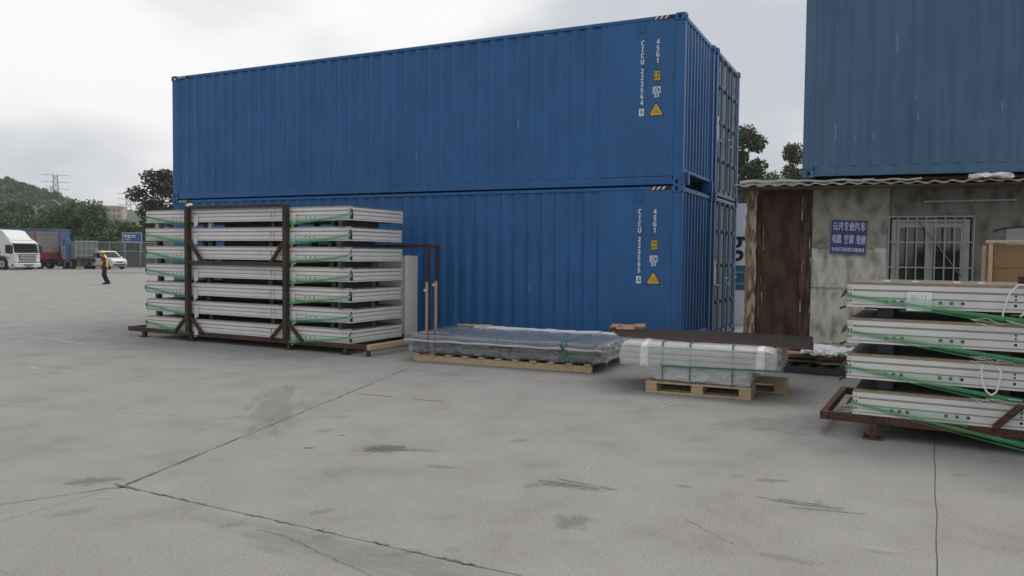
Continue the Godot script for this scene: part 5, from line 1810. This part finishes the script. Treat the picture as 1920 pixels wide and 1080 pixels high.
		for i in 12:
			var y0 := top * i / 12.0
			var y1 := top * (i + 1) / 12.0
			var a0 := lerpf(w0, 1.2, i / 12.0)
			var a1 := lerpf(w0, 1.2, (i + 1) / 12.0)
			for sz in [-1.0, 1.0]:
				b.bar(Vector3(-a0, y0, sz * a0), Vector3(a1, y1, sz * a1), 0.22, 0.22)
				b.bar(Vector3(a0, y0, sz * a0), Vector3(-a1, y1, sz * a1), 0.22, 0.22)
		part("lattice", b, M.pylon_steel, p)
		for i in 4:
			var y := top * (1.0 - 0.09 * i)
			one_bar("crossarm", Vector3(-d[3] * 0.48, y, 0), Vector3(d[3] * 0.48, y, 0), 0.22, 0.28, M.pylon_steel, p, 0.0)
	# pink building on the slope
	var pb := thing("apartment_block", "pale pink building seen above the trees", "building", Vector3(-194.0, 0, -380.0), 0.25)
	one_box("wall", Vector3(0, 10.0, 0), Vector3(13.0, 24.6, 9.0), M.pink_wall, pb, 0.0)
	one_box("wall", Vector3(-3.5, 10.8, 1.0), Vector3(4.0, 24.4, 9.4), M.cream_wall, pb, 0.0)
	one_box("parapet", Vector3(0, 22.5, 0.1), Vector3(13.6, 0.7, 9.6), M.cream_wall, pb, 0.0)
	for i in 6:
		for j in 3: one_box("window", Vector3(-5.2 + i * 2.0, 20.6 - j * 2.6, 5.72 if i in [1, 2] else 4.52), Vector3(1.0, 1.3, 0.1), M.far_window, pb, 0.0)
	# street lamps
	for d in [[69, 393, 100.0, 1.0, "street lamp with bent arm rising above the far trailers"], [113, 381, 104.0, -1.0, "slim street lamp post right of the bent one"]]:
		var z: float = d[2]
		var h: float = 1.69 + (467.5 - d[1]) / 1475.0 * z
		var l := thing("street_lamp", d[4], "street lamp", Vector3((d[0] - 960.0) / 1475.0 * z, 0, -z), 0.0, "street lamps")
		b = MB.new()
		b.tube([Vector3(0, 0, 0), Vector3(0, h, 0)], 0.09, 8, 0.06)
		part("pole", b, M.lamp_pole, l)
		b = MB.new()
		b.tube([Vector3(0, h, 0), Vector3(0.35 * d[3], h + 0.18, 0), Vector3(0.8 * d[3], h + 0.34, 0)], 0.05, 6, 0.06)
		part("arm", b, M.lamp_pole, l)
		one_bar("lamp_head", Vector3(0.6 * d[3], h + 0.30, 0), Vector3(0.95 * d[3], h + 0.42, 0), 0.2, 0.1, M.lamp_pole, l, 0.02)

# ---------------------------------------------------------------- far vehicles, fence, road sign
func wheel(o: Node3D, p: Vector3, r: float, w: float, axle := Vector3(0, 0, 1)) -> void:
	var b := MB.new()
	b.tube([p - axle * w * 0.5, p - axle * w * 0.42, p + axle * w * 0.42, p + axle * w * 0.5], r, 20)
	var t := part("wheel", b, M.tyre, o)
	b = MB.new()
	b.tube([p - axle * (w * 0.5 + 0.015), p + axle * (w * 0.5 + 0.015)], r * 0.58, 16)
	part("rim", b, M.rim, t)
	b = MB.new()
	b.tube([p - axle * (w * 0.5 + 0.03), p + axle * (w * 0.5 + 0.03)], r * 0.2, 10)
	part("hub", b, M.truck_black, t)

func ribbed_box(o: Node3D, called: String, c: Vector3, s: Vector3, m: Material, pitch: float) -> void:
	# a cargo box with ribbed sides
	var b := MB.new()
	var lo := c - s * 0.5
	corrugated(b, Vector3(lo.x, 0, lo.z + s.z), Vector3(1, 0, 0), Vector3(0, 0, 1), s.x, lo.y, lo.y + s.y, pitch, 0.05)
	corrugated(b, Vector3(lo.x, 0, lo.z), Vector3(1, 0, 0), Vector3(0, 0, -1), s.x, lo.y, lo.y + s.y, pitch, 0.05)
	corrugated(b, Vector3(lo.x + s.x, 0, lo.z), Vector3(0, 0, 1), Vector3(1, 0, 0), s.z, lo.y, lo.y + s.y, pitch, 0.05)
	corrugated(b, Vector3(lo.x, 0, lo.z), Vector3(0, 0, 1), Vector3(-1, 0, 0), s.z, lo.y, lo.y + s.y, pitch, 0.05)
	b.box(c + Vector3(0, s.y * 0.5 - 0.02, 0), Vector3(s.x, 0.03, s.z))
	b.box(c - Vector3(0, s.y * 0.5 - 0.02, 0), Vector3(s.x, 0.03, s.z))
	part(called, b, m, o)
	for y in [lo.y + 0.06, lo.y + s.y - 0.05]:
		var r := MB.new()
		for z in [lo.z, lo.z + s.z]: r.box(Vector3(c.x, y, z), Vector3(s.x + 0.04, 0.12, 0.06))
		for x in [lo.x, lo.x + s.x]: r.box(Vector3(x, y, c.z), Vector3(0.06, 0.12, s.z + 0.04))
		part("rail", r, m, o)

func build_far_vehicles() -> void:
	# lorry cab, heading right; local x is forward
	var az := func(deg: float) -> float: return deg_to_rad(deg - 90.0)     # compass angle from +z toward +x
	var t := thing("lorry", "white lorry tractor with sloped roof deflector at the left edge", "lorry", Vector3(-40.05, 0, -64.6), az.call(71.0))
	var b := MB.new()
	# cab body: side outline extruded across the width
	var cab := PackedVector2Array([Vector2(-1.75, 0.5), Vector2(0.28, 0.5), Vector2(0.36, 0.8), Vector2(0.34, 1.28), Vector2(0.25, 1.38), Vector2(0.07, 2.10), Vector2(-0.12, 2.34), Vector2(-0.5, 2.50), Vector2(-1.75, 2.54)])
	b.prism(cab, -1.15, 1.15)
	var body := part("cab", b, M.truck_white, t)
	b = MB.new()
	b.prism(PackedVector2Array([Vector2(-0.26, 2.42), Vector2(-0.50, 2.60), Vector2(-1.15, 3.18), Vector2(-1.75, 3.28), Vector2(-1.75, 2.45)]), -1.0, 1.0)
	part("roof_deflector", b, M.truck_white, body)
	b = MB.new()
	b.quad(Vector3(0.262, 1.38, 1.08), Vector3(0.262, 1.38, -1.08), Vector3(0.082, 2.10, -1.04), Vector3(0.082, 2.10, 1.04))
	part("windscreen", b, M.truck_glass, body)
	one_box("sun_visor", Vector3(0.10, 2.17, 0), Vector3(0.30, 0.11, 2.2), M.truck_white, body, 0.02)
	one_box("dash_trim", Vector3(0.33, 1.31, 0), Vector3(0.06, 0.05, 2.1), M.truck_grille, body, 0.01)
	for k in 3: one_box("wiper", Vector3(0.245, 1.47, -0.6 + 0.6 * k), Vector3(0.02, 0.03, 0.42), M.truck_black, body, 0.0)
	for sz in [-1.0, 1.0]:
		b = MB.new()
		b.prism(PackedVector2Array([Vector2(-0.62, 1.36), Vector2(0.16, 1.30), Vector2(0.0, 2.02), Vector2(-0.62, 2.02)]), sz * 1.14, sz * 1.165)
		part("side_window", b, M.truck_glass, body)
		b = MB.new()
		b.bar(Vector3(0.24, 1.40, sz * 1.32), Vector3(0.24, 1.98, sz * 1.32), 0.12, 0.22, 0.03, Vector3.BACK)
		b.bar(Vector3(0.05, 1.98, sz * 1.14), Vector3(0.24, 1.95, sz * 1.32), 0.04, 0.04)
		part("mirror", b, M.truck_black, body)
		one_box("headlight", Vector3(0.36, 0.74, sz * 0.92), Vector3(0.06, 0.16, 0.34), M.lamp_lens, body, 0.02)
		b = MB.new()
		b.prism(PackedVector2Array([Vector2(-1.75, 1.30), Vector2(-0.7, 1.10), Vector2(-0.1, 0.98), Vector2(-0.1, 0.90), Vector2(-0.75, 0.98), Vector2(-1.75, 1.16)]), sz * 1.15, sz * 1.16)
		part("side_stripe", b, M.truck_grille, body)
		b = MB.new()
		b.prism(PackedVector2Array([Vector2(-1.74, 2.46), Vector2(-1.3, 1.35), Vector2(-1.12, 1.32), Vector2(-1.5, 2.46)]), sz * 1.15, sz * 1.16)
		part("side_stripe", b, M.truck_grille, body)
		one_box("door_line", Vector3(-0.68, 1.3, sz * 1.152), Vector3(0.015, 1.5, 0.01), M.truck_grille, body, 0.0)
		one_box("step", Vector3(-0.25, 0.42, sz * 1.1), Vector3(0.5, 0.28, 0.12), M.truck_white, body, 0.02)
		b = MB.new()
		b.tube([Vector3(-0.95, 0.5, sz * 1.10), Vector3(-0.95, 0.5, sz * 1.165)], 0.60, 24)
		part("wheel_arch", b, M.truck_black, body)
	for k in 5:
		one_box("grille_slat", Vector3(0.375, 0.66 + 0.125 * k, 0), Vector3(0.05, 0.07, 1.45), M.lamp_pole, body, 0.01)
	one_box("grille_back", Vector3(0.352, 0.91, 0), Vector3(0.03, 0.68, 1.55), M.truck_black, body, 0.0)
	one_box("bumper", Vector3(0.34, 0.38, 0), Vector3(0.24, 0.34, 2.36), M.truck_white, body, 0.04)
	one_box("air_intake", Vector3(0.462, 0.40, 0), Vector3(0.02, 0.12, 0.9), M.truck_grille, body, 0.0)
	one_box("number_plate", Vector3(0.475, 0.30, 0), Vector3(0.01, 0.1, 0.45), M.truck_grille, body, 0.0)
	one_box("fog_lamp", Vector3(0.465, 0.55, 0.85), Vector3(0.02, 0.08, 0.2), M.lamp_lens, body, 0.0)
	for sz in [-1.0, 1.0]:
		b = MB.new()
		b.tube([Vector3(-0.95, 0.5, sz * 1.10), Vector3(-0.95, 0.5, sz * 1.165)], 0.60, 24)
		part("wheel_arch", b, M.truck_black, body)
	one_box("chassis", Vector3(-3.6, 0.72, 0), Vector3(4.6, 0.22, 0.9), M.truck_black, t)
	for x in [-0.95, -4.2, -5.4]:
		for sz in [-1.0, 1.0]: wheel(t, Vector3(x, 0.47, sz * 1.06), 0.47, 0.30)
	# red and grey box trailer
	t = thing("box_trailer", "grey and red ribbed cargo box on a trailer beside the white lorry", "trailer", Vector3(-40.35, 0, -68.4), az.call(70.0))
	ribbed_box(t, "cargo_box", Vector3(-3.0, 2.33, 0), Vector3(6.0, 1.75, 2.35), M.grey_box, 0.34)
	ribbed_box(t, "lower_box", Vector3(-3.0, 1.15, 0), Vector3(6.06, 0.6, 2.4), M.red_box, 0.34)
	one_box("corner_post", Vector3(0.0, 2.0, 1.18), Vector3(0.12, 2.4, 0.12), M.red_box, t)
	one_box("corner_post", Vector3(0.0, 2.0, -1.18), Vector3(0.12, 2.4, 0.12), M.red_box, t)
	one_box("chassis", Vector3(-2.8, 0.72, 0), Vector3(5.4, 0.24, 1.0), M.truck_black, t)
	one_box("underrun_bar", Vector3(0.05, 0.62, 0), Vector3(0.12, 0.16, 2.2), M.truck_black, t)
	for x in [-0.9, -2.1, -5.0]:
		for sz in [-1.0, 1.0]: wheel(t, Vector3(x, 0.45, sz * 0.95), 0.45, 0.3)
	# striped stack
	t = thing("striped_rack", "stack of cream and black striped bars behind the red trailer box", "rack", Vector3(-38.75, 0, -68.9), az.call(60.0))
	for k in 6: one_box("cream_bar", Vector3(0, 0.92 + 0.20 * k, 0), Vector3(0.3, 0.09, 1.15), M.marking_cream, t, 0.01)
	for k in 7: one_box("dark_bar", Vector3(-0.02, 0.82 + 0.20 * k, 0), Vector3(0.26, 0.10, 1.10), M.truck_black, t, 0.0)
	for z in [-0.52, 0.52]: one_box("stand", Vector3(-0.1, 0.4, z), Vector3(0.1, 0.8, 0.08), M.truck_black, t)
	# long blue container behind
	t = thing("container_trailer", "long blue container on a trailer behind the white lorry", "trailer", Vector3(-44.6, 0, -78.0), az.call(84.0))
	ribbed_box(t, "cargo_box", Vector3(-5.5, 2.45, 0), Vector3(11.0, 2.5, 2.44), M.far_blue, 0.5)
	one_box("chassis", Vector3(-5.0, 1.0, 0), Vector3(10.0, 0.3, 1.0), M.truck_black, t)
	for x in [-0.9, -2.1, -3.3, -9.0]:
		for sz in [-1.0, 1.0]: wheel(t, Vector3(x, 0.48, sz * 0.95), 0.48, 0.3)
	# caged lorry with blue headboard
	t = thing("cage_lorry", "grey caged lorry body with blue headboard parked before the fence", "lorry", Vector3(-37.75, 0, -69.4), az.call(52.0))
	one_box("headboard", Vector3(-0.55, 1.60, 1.25), Vector3(0.6, 1.9, 0.4), M.far_blue, t, 0.02)
	one_box("headboard", Vector3(-1.6, 1.5, 0.0), Vector3(0.25, 1.5, 2.0), M.far_blue, t, 0.02)
	one_box("tail_panel", Vector3(0.42, 1.62, 0), Vector3(0.06, 1.2, 1.9), M.tarp_grey, t)
	one_box("side_panel", Vector3(-0.5, 1.62, 0.98), Vector3(1.8, 1.2, 0.06), M.tarp_grey, t)
	for k in 5: one_box("cage_bar", Vector3(0.47, 1.75, -0.9 + k * 0.45), Vector3(0.06, 1.5, 0.07), M.fence_steel, t, 0.0)
	for y in [1.2, 1.75, 2.45]: one_box("cage_rail", Vector3(0.47, y, 0), Vector3(0.07, 0.07, 1.95), M.fence_steel, t, 0.0)
	one_box("chassis", Vector3(-0.8, 0.78, 0), Vector3(2.8, 0.25, 1.9), M.truck_black, t)
	one_box("tail_lamp", Vector3(0.62, 0.78, 0.7), Vector3(0.04, 0.1, 0.25), M.red_box, t, 0.0)
	for x in [-0.3, -1.5]:
		for sz in [-1.0, 1.0]: wheel(t, Vector3(x, 0.44, sz * 0.85), 0.44, 0.28)
	# van
	t = thing("van", "white minivan parked in front of the fence behind the walking person", "van", Vector3(-35.2, 0, -69.6), az.call(64.0))
	t.scale = Vector3.ONE * 0.88
	b = MB.new()
	b.prism(PackedVector2Array([Vector2(-3.4, 0.32), Vector2(0.72, 0.30), Vector2(0.82, 0.45), Vector2(0.80, 0.82), Vector2(0.62, 1.02), Vector2(0.05, 1.14), Vector2(-0.78, 1.72), Vector2(-1.0, 1.82), Vector2(-3.3, 1.84), Vector2(-3.42, 1.7)]), -0.84, 0.84)
	body = part("body", b, M.truck_white, t)
	b = MB.new()
	b.quad(Vector3(0.035, 1.165, 0.76), Vector3(0.035, 1.165, -0.76), Vector3(-0.755, 1.725, -0.66), Vector3(-0.755, 1.725, 0.66))
	part("windscreen", b, M.truck_glass, body)
	for sz in [-1.0, 1.0]:
		b = MB.new()
		b.prism(PackedVector2Array([Vector2(-1.55, 1.12), Vector2(-0.2, 1.12), Vector2(-0.8, 1.62), Vector2(-1.55, 1.66)]), sz * 0.83, sz * 0.85)
		part("side_window", b, M.truck_glass, body)
		b = MB.new()
		b.prism(PackedVector2Array([Vector2(-3.2, 1.14), Vector2(-1.65, 1.12), Vector2(-1.65, 1.66), Vector2(-3.15, 1.68)]), sz * 0.83, sz * 0.85)
		part("side_window", b, M.truck_glass, body)
		one_box("headlight", Vector3(0.68, 0.86, sz * 0.62), Vector3(0.2, 0.14, 0.34), M.lamp_lens, body, 0.04)
		one_box("mirror", Vector3(-0.1, 1.16, sz * 0.95), Vector3(0.12, 0.16, 0.2), M.truck_white, body, 0.03)
		one_box("fog_vent", Vector3(0.80, 0.5, sz * 0.6), Vector3(0.06, 0.14, 0.3), M.truck_black, body, 0.02)
	one_box("grille", Vector3(0.80, 0.72, 0), Vector3(0.05, 0.12, 0.8), M.truck_black, body, 0.02)
	one_box("lower_grille", Vector3(0.82, 0.45, 0), Vector3(0.05, 0.16, 0.9), M.truck_black, body, 0.02)
	for x in [0.12, -2.6]:
		for sz in [-1.0, 1.0]: wheel(t, Vector3(x, 0.33, sz * 0.76), 0.33, 0.2)
	# fence
	t = thing("yard_fence", "grey mesh fence with dark lower screen behind the van", "fence", Vector3(-42.5, 0, -74.5), 0.0)
	for k in 12:
		b = MB.new()
		b.tube([Vector3(k * 1.46, 0, 0), Vector3(k * 1.46, 2.46, 0)], 0.045, 8)
		part("post", b, M.fence_steel, t)
		if k == 11: break
		one_box("screen_panel", Vector3(k * 1.46 + 0.73, 0.80, -0.06), Vector3(1.44, 1.44, 0.015), M.fence_screen, t, 0.0)
		var wm := MB.new()
		for i in 12:
			var x0 := k * 1.46 + i * 0.122
			for s in [-1.0, 1.0]:
				var dx: float = 0.82 * s
				wm.bar(Vector3(x0, 1.6, 0.01), Vector3(x0 + dx, 2.42, 0.01), 0.007, 0.007)
		var o := part("wire_mesh", wm, M.fence_steel, t)
		o.set_meta("kind", "stuff")
	for y in [0.08, 1.57, 2.43]:
		b = MB.new()
		b.tube([Vector3(0, y, 0.03), Vector3(16.06, y, 0.03)], 0.03, 6)
		part("rail", b, M.fence_steel, t)
	# blue road sign
	t = thing("road_sign", "blue road sign with white lettering behind the fence", "sign", Vector3(-37.4, 0, -77.5), 0.12)
	one_box("sign_board", Vector3(0, 2.95, 0), Vector3(1.85, 0.95, 0.05), M.road_sign_blue, t, 0.01)
	b = MB.new()
	for r in [[0, 3.40, 1.8, 0.04], [0, 2.50, 1.8, 0.04], [-0.9, 2.95, 0.04, 0.92], [0.9, 2.95, 0.04, 0.92]]: b.box(Vector3(r[0], r[1], 0.028), Vector3(r[2], r[3], 0.01))
	part("sign_border", b, M.marking_white, t)
	b = MB.new()
	for i in 2: strokes(b, "专业"[i], -0.80 + i * 0.34, 3.25, 0.32, 0.36, 0.03, 0.05)
	b.box(Vector3(0.12, 3.14, 0.028), Vector3(0.46, 0.07, 0.01))
	b.box(Vector3(0.12, 2.98, 0.028), Vector3(0.36, 0.06, 0.01))
	b.box(Vector3(-0.42, 2.72, 0.028), Vector3(0.5, 0.06, 0.01))
	part("lettering", b, M.marking_white, t)
	for x in [-0.85, 0.85]: one_box("post", Vector3(x, 1.25, -0.05), Vector3(0.08, 2.5, 0.08), M.road_sign_blue, t)

# ---------------------------------------------------------------- person
func blob(bones: Array, cell: float, k: float) -> ArrayMesh:
	# tapered capsules [a, b, ra, rb] joined by a smooth minimum, meshed as surface nets
	var lo := Vector3(1e9, 1e9, 1e9)
	var hi := -lo
	for q in bones:
		var r := maxf(q[2], q[3]) + cell * 2.0
		for p in [q[0], q[1]]:
			lo = lo.min(p - Vector3.ONE * r)
			hi = hi.max(p + Vector3.ONE * r)
	var n := Vector3i(((hi - lo) / cell).ceil()) + Vector3i.ONE
	var f := PackedFloat32Array()
	f.resize(n.x * n.y * n.z)
	f.fill(1.0)
	for q in bones:
		var a: Vector3 = q[0]
		var ab: Vector3 = q[1] - a
		var l2 := maxf(ab.length_squared(), 1e-8)
		var r := maxf(q[2], q[3]) + k + cell * 2.0
		var c0 := Vector3i((((q[0] as Vector3).min(q[1]) - Vector3.ONE * r - lo) / cell).floor()).clamp(Vector3i.ZERO, n - Vector3i.ONE)
		var c1 := Vector3i((((q[0] as Vector3).max(q[1]) + Vector3.ONE * r - lo) / cell).ceil()).clamp(Vector3i.ZERO, n - Vector3i.ONE)
		for z in range(c0.z, c1.z + 1):
			for y in range(c0.y, c1.y + 1):
				for x in range(c0.x, c1.x + 1):
					var p := lo + Vector3(x, y, z) * cell - a
					var t := clampf(p.dot(ab) / l2, 0.0, 1.0)
					var d := (p - ab * t).length() - lerpf(q[2], q[3], t)
					var i := x + n.x * (y + n.y * z)
					var o := f[i]
					var h := maxf(k - absf(o - d), 0.0) / k
					f[i] = minf(o, d) - h * h * k * 0.25
	var at := {}
	var pts := []
	var off := [Vector3i(0, 0, 0), Vector3i(1, 0, 0), Vector3i(0, 1, 0), Vector3i(1, 1, 0), Vector3i(0, 0, 1), Vector3i(1, 0, 1), Vector3i(0, 1, 1), Vector3i(1, 1, 1)]
	var edges := [[0, 1], [2, 3], [4, 5], [6, 7], [0, 2], [1, 3], [4, 6], [5, 7], [0, 4], [1, 5], [2, 6], [3, 7]]
	for z in n.z - 1:
		for y in n.y - 1:
			for x in n.x - 1:
				var v := []
				var m := 0
				for o in off:
					var w := f[x + o.x + n.x * (y + o.y + n.y * (z + o.z))]
					v.append(w)
					if w < 0.0: m += 1
				if m == 0 or m == 8: continue
				var s := Vector3.ZERO
				var c := 0
				for e in edges:
					if (v[e[0]] < 0.0) != (v[e[1]] < 0.0):
						s += Vector3(off[e[0]]).lerp(Vector3(off[e[1]]), v[e[0]] / (v[e[0]] - v[e[1]]))
						c += 1
				at[Vector3i(x, y, z)] = pts.size()
				pts.append(lo + (Vector3(x, y, z) + s / c) * cell)
	var st := SurfaceTool.new()
	st.begin(Mesh.PRIMITIVE_TRIANGLES)
	st.set_smooth_group(0)
	for p in pts: st.add_vertex(p)
	for q in at:
		for ax in 3:
			var d := Vector3i.ZERO; d[ax] = 1
			var u := Vector3i.ZERO; u[(ax + 1) % 3] = 1
			var w := Vector3i.ZERO; w[(ax + 2) % 3] = 1
			var i0: int = q.x + n.x * (q.y + n.y * q.z)
			var q1: Vector3i = q + d
			if q1.x >= n.x or q1.y >= n.y or q1.z >= n.z: continue
			var i1: int = q1.x + n.x * (q1.y + n.y * q1.z)
			if (f[i0] < 0.0) == (f[i1] < 0.0): continue
			if not (at.has(q - u) and at.has(q - w) and at.has(q - u - w)): continue
			var c: Array = [at[q], at[q - u], at[q - u - w], at[q - w]]
			if f[i0] < 0.0: c.reverse()
			for j in [0, 1, 2, 0, 2, 3]: st.add_index(c[j])
	st.generate_normals()
	return st.commit()

func build_person() -> void:
	# seen from the side, walking left; local x is forward, y up
	var o := thing("person", "person in yellow helmet and yellow vest walking left across the yard", "person", Vector3(-20.1, 0, -38.8), -2.66)
	o.scale = Vector3.ONE * 0.97
	var hip := Vector3(0.0, 0.86, 0)
	var neck := Vector3(0.05, 1.36, 0)
	var head := Vector3(0.10, 1.53, 0)
	var leg := [[Vector3(0, 0.86, 0.09), Vector3(0.06, 0.46, 0.10), Vector3(-0.08, 0.09, 0.10)], [Vector3(0, 0.86, -0.09), Vector3(-0.01, 0.46, -0.10), Vector3(-0.17, 0.12, -0.10)]]
	var arm := [[Vector3(0.03, 1.31, 0.18), Vector3(0.0, 1.05, 0.24), Vector3(0.24, 1.0, 0.20)], [Vector3(0.03, 1.31, -0.18), Vector3(-0.02, 1.05, -0.25), Vector3(0.20, 0.98, -0.22)]]
	var bones := [[hip, Vector3(0.0, 1.06, 0), 0.125, 0.12], [Vector3(0, 1.06, 0), Vector3(0.03, 1.27, 0), 0.12, 0.125], [Vector3(0.03, 1.3, 0.11), Vector3(0.03, 1.3, -0.11), 0.075, 0.075], [neck, head, 0.055, 0.06], [head, head + Vector3(0.01, 0.06, 0), 0.088, 0.092], [head + Vector3(0.05, -0.05, 0), head + Vector3(0.07, -0.06, 0), 0.05, 0.045], [head + Vector3(0.095, 0.0, 0), head + Vector3(0.115, -0.012, 0), 0.014, 0.016], [head + Vector3(0.0, 0.0, 0.088), head + Vector3(0.0, 0.03, 0.092), 0.02, 0.022], [head + Vector3(0.0, 0.0, -0.088), head + Vector3(0.0, 0.03, -0.092), 0.02, 0.022]]
	for l in leg:
		bones.append([l[0], l[1], 0.088, 0.058])
		bones.append([l[1], l[2], 0.058, 0.04])
		bones.append([l[2] + Vector3(-0.03, -0.035, 0), l[2] + Vector3(0.15, -0.05, 0), 0.04, 0.035])
	for a in arm:
		bones.append([a[0], a[1], 0.055, 0.042])
		bones.append([a[1], a[2], 0.042, 0.03])
		var d: Vector3 = (a[2] - a[1]).normalized()
		var palm: Vector3 = a[2] + d * 0.07
		bones.append([a[2], palm, 0.028, 0.034])
	part("body", blob(bones, 0.024, 0.035), M.skin, o)
	# hands with separate bent fingers, on a finer grid
	for a in arm:
		var d: Vector3 = (a[2] - a[1]).normalized()
		var side := Vector3(0, 1, 0)
		var up := d.cross(side).normalized()
		var fb := [[a[2], a[2] + d * 0.07, 0.026, 0.03]]
		for i in 4:
			var root: Vector3 = a[2] + d * 0.08 + side * (0.03 - 0.02 * i)
			var ln: float = [0.036, 0.042, 0.040, 0.031][i]
			var k1: Vector3 = root + d * ln
			var k2: Vector3 = k1 + (d * 0.75 + up * 0.6).normalized() * ln * 0.75
			fb.append([root, k1, 0.0095, 0.009])
			fb.append([k1, k2, 0.009, 0.0075])
		var th: Vector3 = a[2] + d * 0.03 + side * 0.03
		fb.append([th, th + (d * 0.6 + side * 0.7).normalized() * 0.05, 0.012, 0.010])
		fb.append([th + (d * 0.6 + side * 0.7).normalized() * 0.05, th + (d * 0.6 + side * 0.7).normalized() * 0.05 + d * 0.03, 0.010, 0.008])
		part("hand", blob(fb, 0.006, 0.008), M.skin, o)
	var tr := [[hip + Vector3(0, 0.06, 0), hip, 0.142, 0.135]]
	for l in leg:
		tr.append([l[0], l[1], 0.105, 0.078])
		tr.append([l[1], l[2] + Vector3(0, 0.0, 0), 0.078, 0.068])
	part("trousers", blob(tr, 0.024, 0.03), M.trouser_black, o)
	for l in leg: part("shoe", blob([[l[2] + Vector3(-0.045, -0.045, 0), l[2] + Vector3(0.16, -0.055, 0), 0.05, 0.042]], 0.018, 0.02), M.trouser_black, o)
	var sh := [[Vector3(0.0, 0.95, 0), Vector3(0.03, 1.27, 0), 0.135, 0.137], [Vector3(0.03, 1.3, 0.11), Vector3(0.03, 1.3, -0.11), 0.088, 0.088]]
	for a in arm:
		sh.append([a[0], a[1], 0.075, 0.064])
		sh.append([a[1], a[1].lerp(a[2], 0.45), 0.064, 0.052])
	part("shirt", blob(sh, 0.024, 0.03), M.shirt_maroon, o)
	var ve := [[Vector3(-0.02, 0.90, 0), Vector3(0.01, 1.25, 0), 0.150, 0.150], [Vector3(-0.02, 1.29, 0.06), Vector3(-0.02, 1.29, -0.06), 0.105, 0.105]]
	var vest := part("vest", blob(ve, 0.024, 0.03), M.vest_yellow, o)
	part("reflective_band", blob([[Vector3(-0.008, 1.02, 0), Vector3(-0.006, 1.05, 0), 0.153, 0.153]], 0.024, 0.01), M.vest_band, vest)
	part("hair", blob([[head + Vector3(-0.035, 0.03, 0), head + Vector3(-0.03, 0.07, 0), 0.085, 0.085]], 0.02, 0.02), M.hair, o)
	var hm := MB.new()
	var hc := head + Vector3(0.005, 0.07, 0)
	for i in 6:
		for j in 20:
			var q := []
			for e in [[i, j], [i, j + 1], [i + 1, j + 1], [i + 1, j]]:
				var la: float = e[0] / 6.0 * PI / 2
				var lo: float = e[1] / 20.0 * TAU
				var nn := Vector3(cos(la) * cos(lo), sin(la), -cos(la) * sin(lo))
				q.append([hc + nn * Vector3(0.135, 0.12, 0.12), nn])
			hm.quad_n(q[0][0], q[1][0], q[2][0], q[3][0], q[0][1], q[1][1], q[2][1], q[3][1])
	hm.tube([hc + Vector3(0.02, -0.008, 0), hc + Vector3(0.02, 0.008, 0)], 0.15, 20)
	part("helmet", hm, M.helmet_yellow, o)
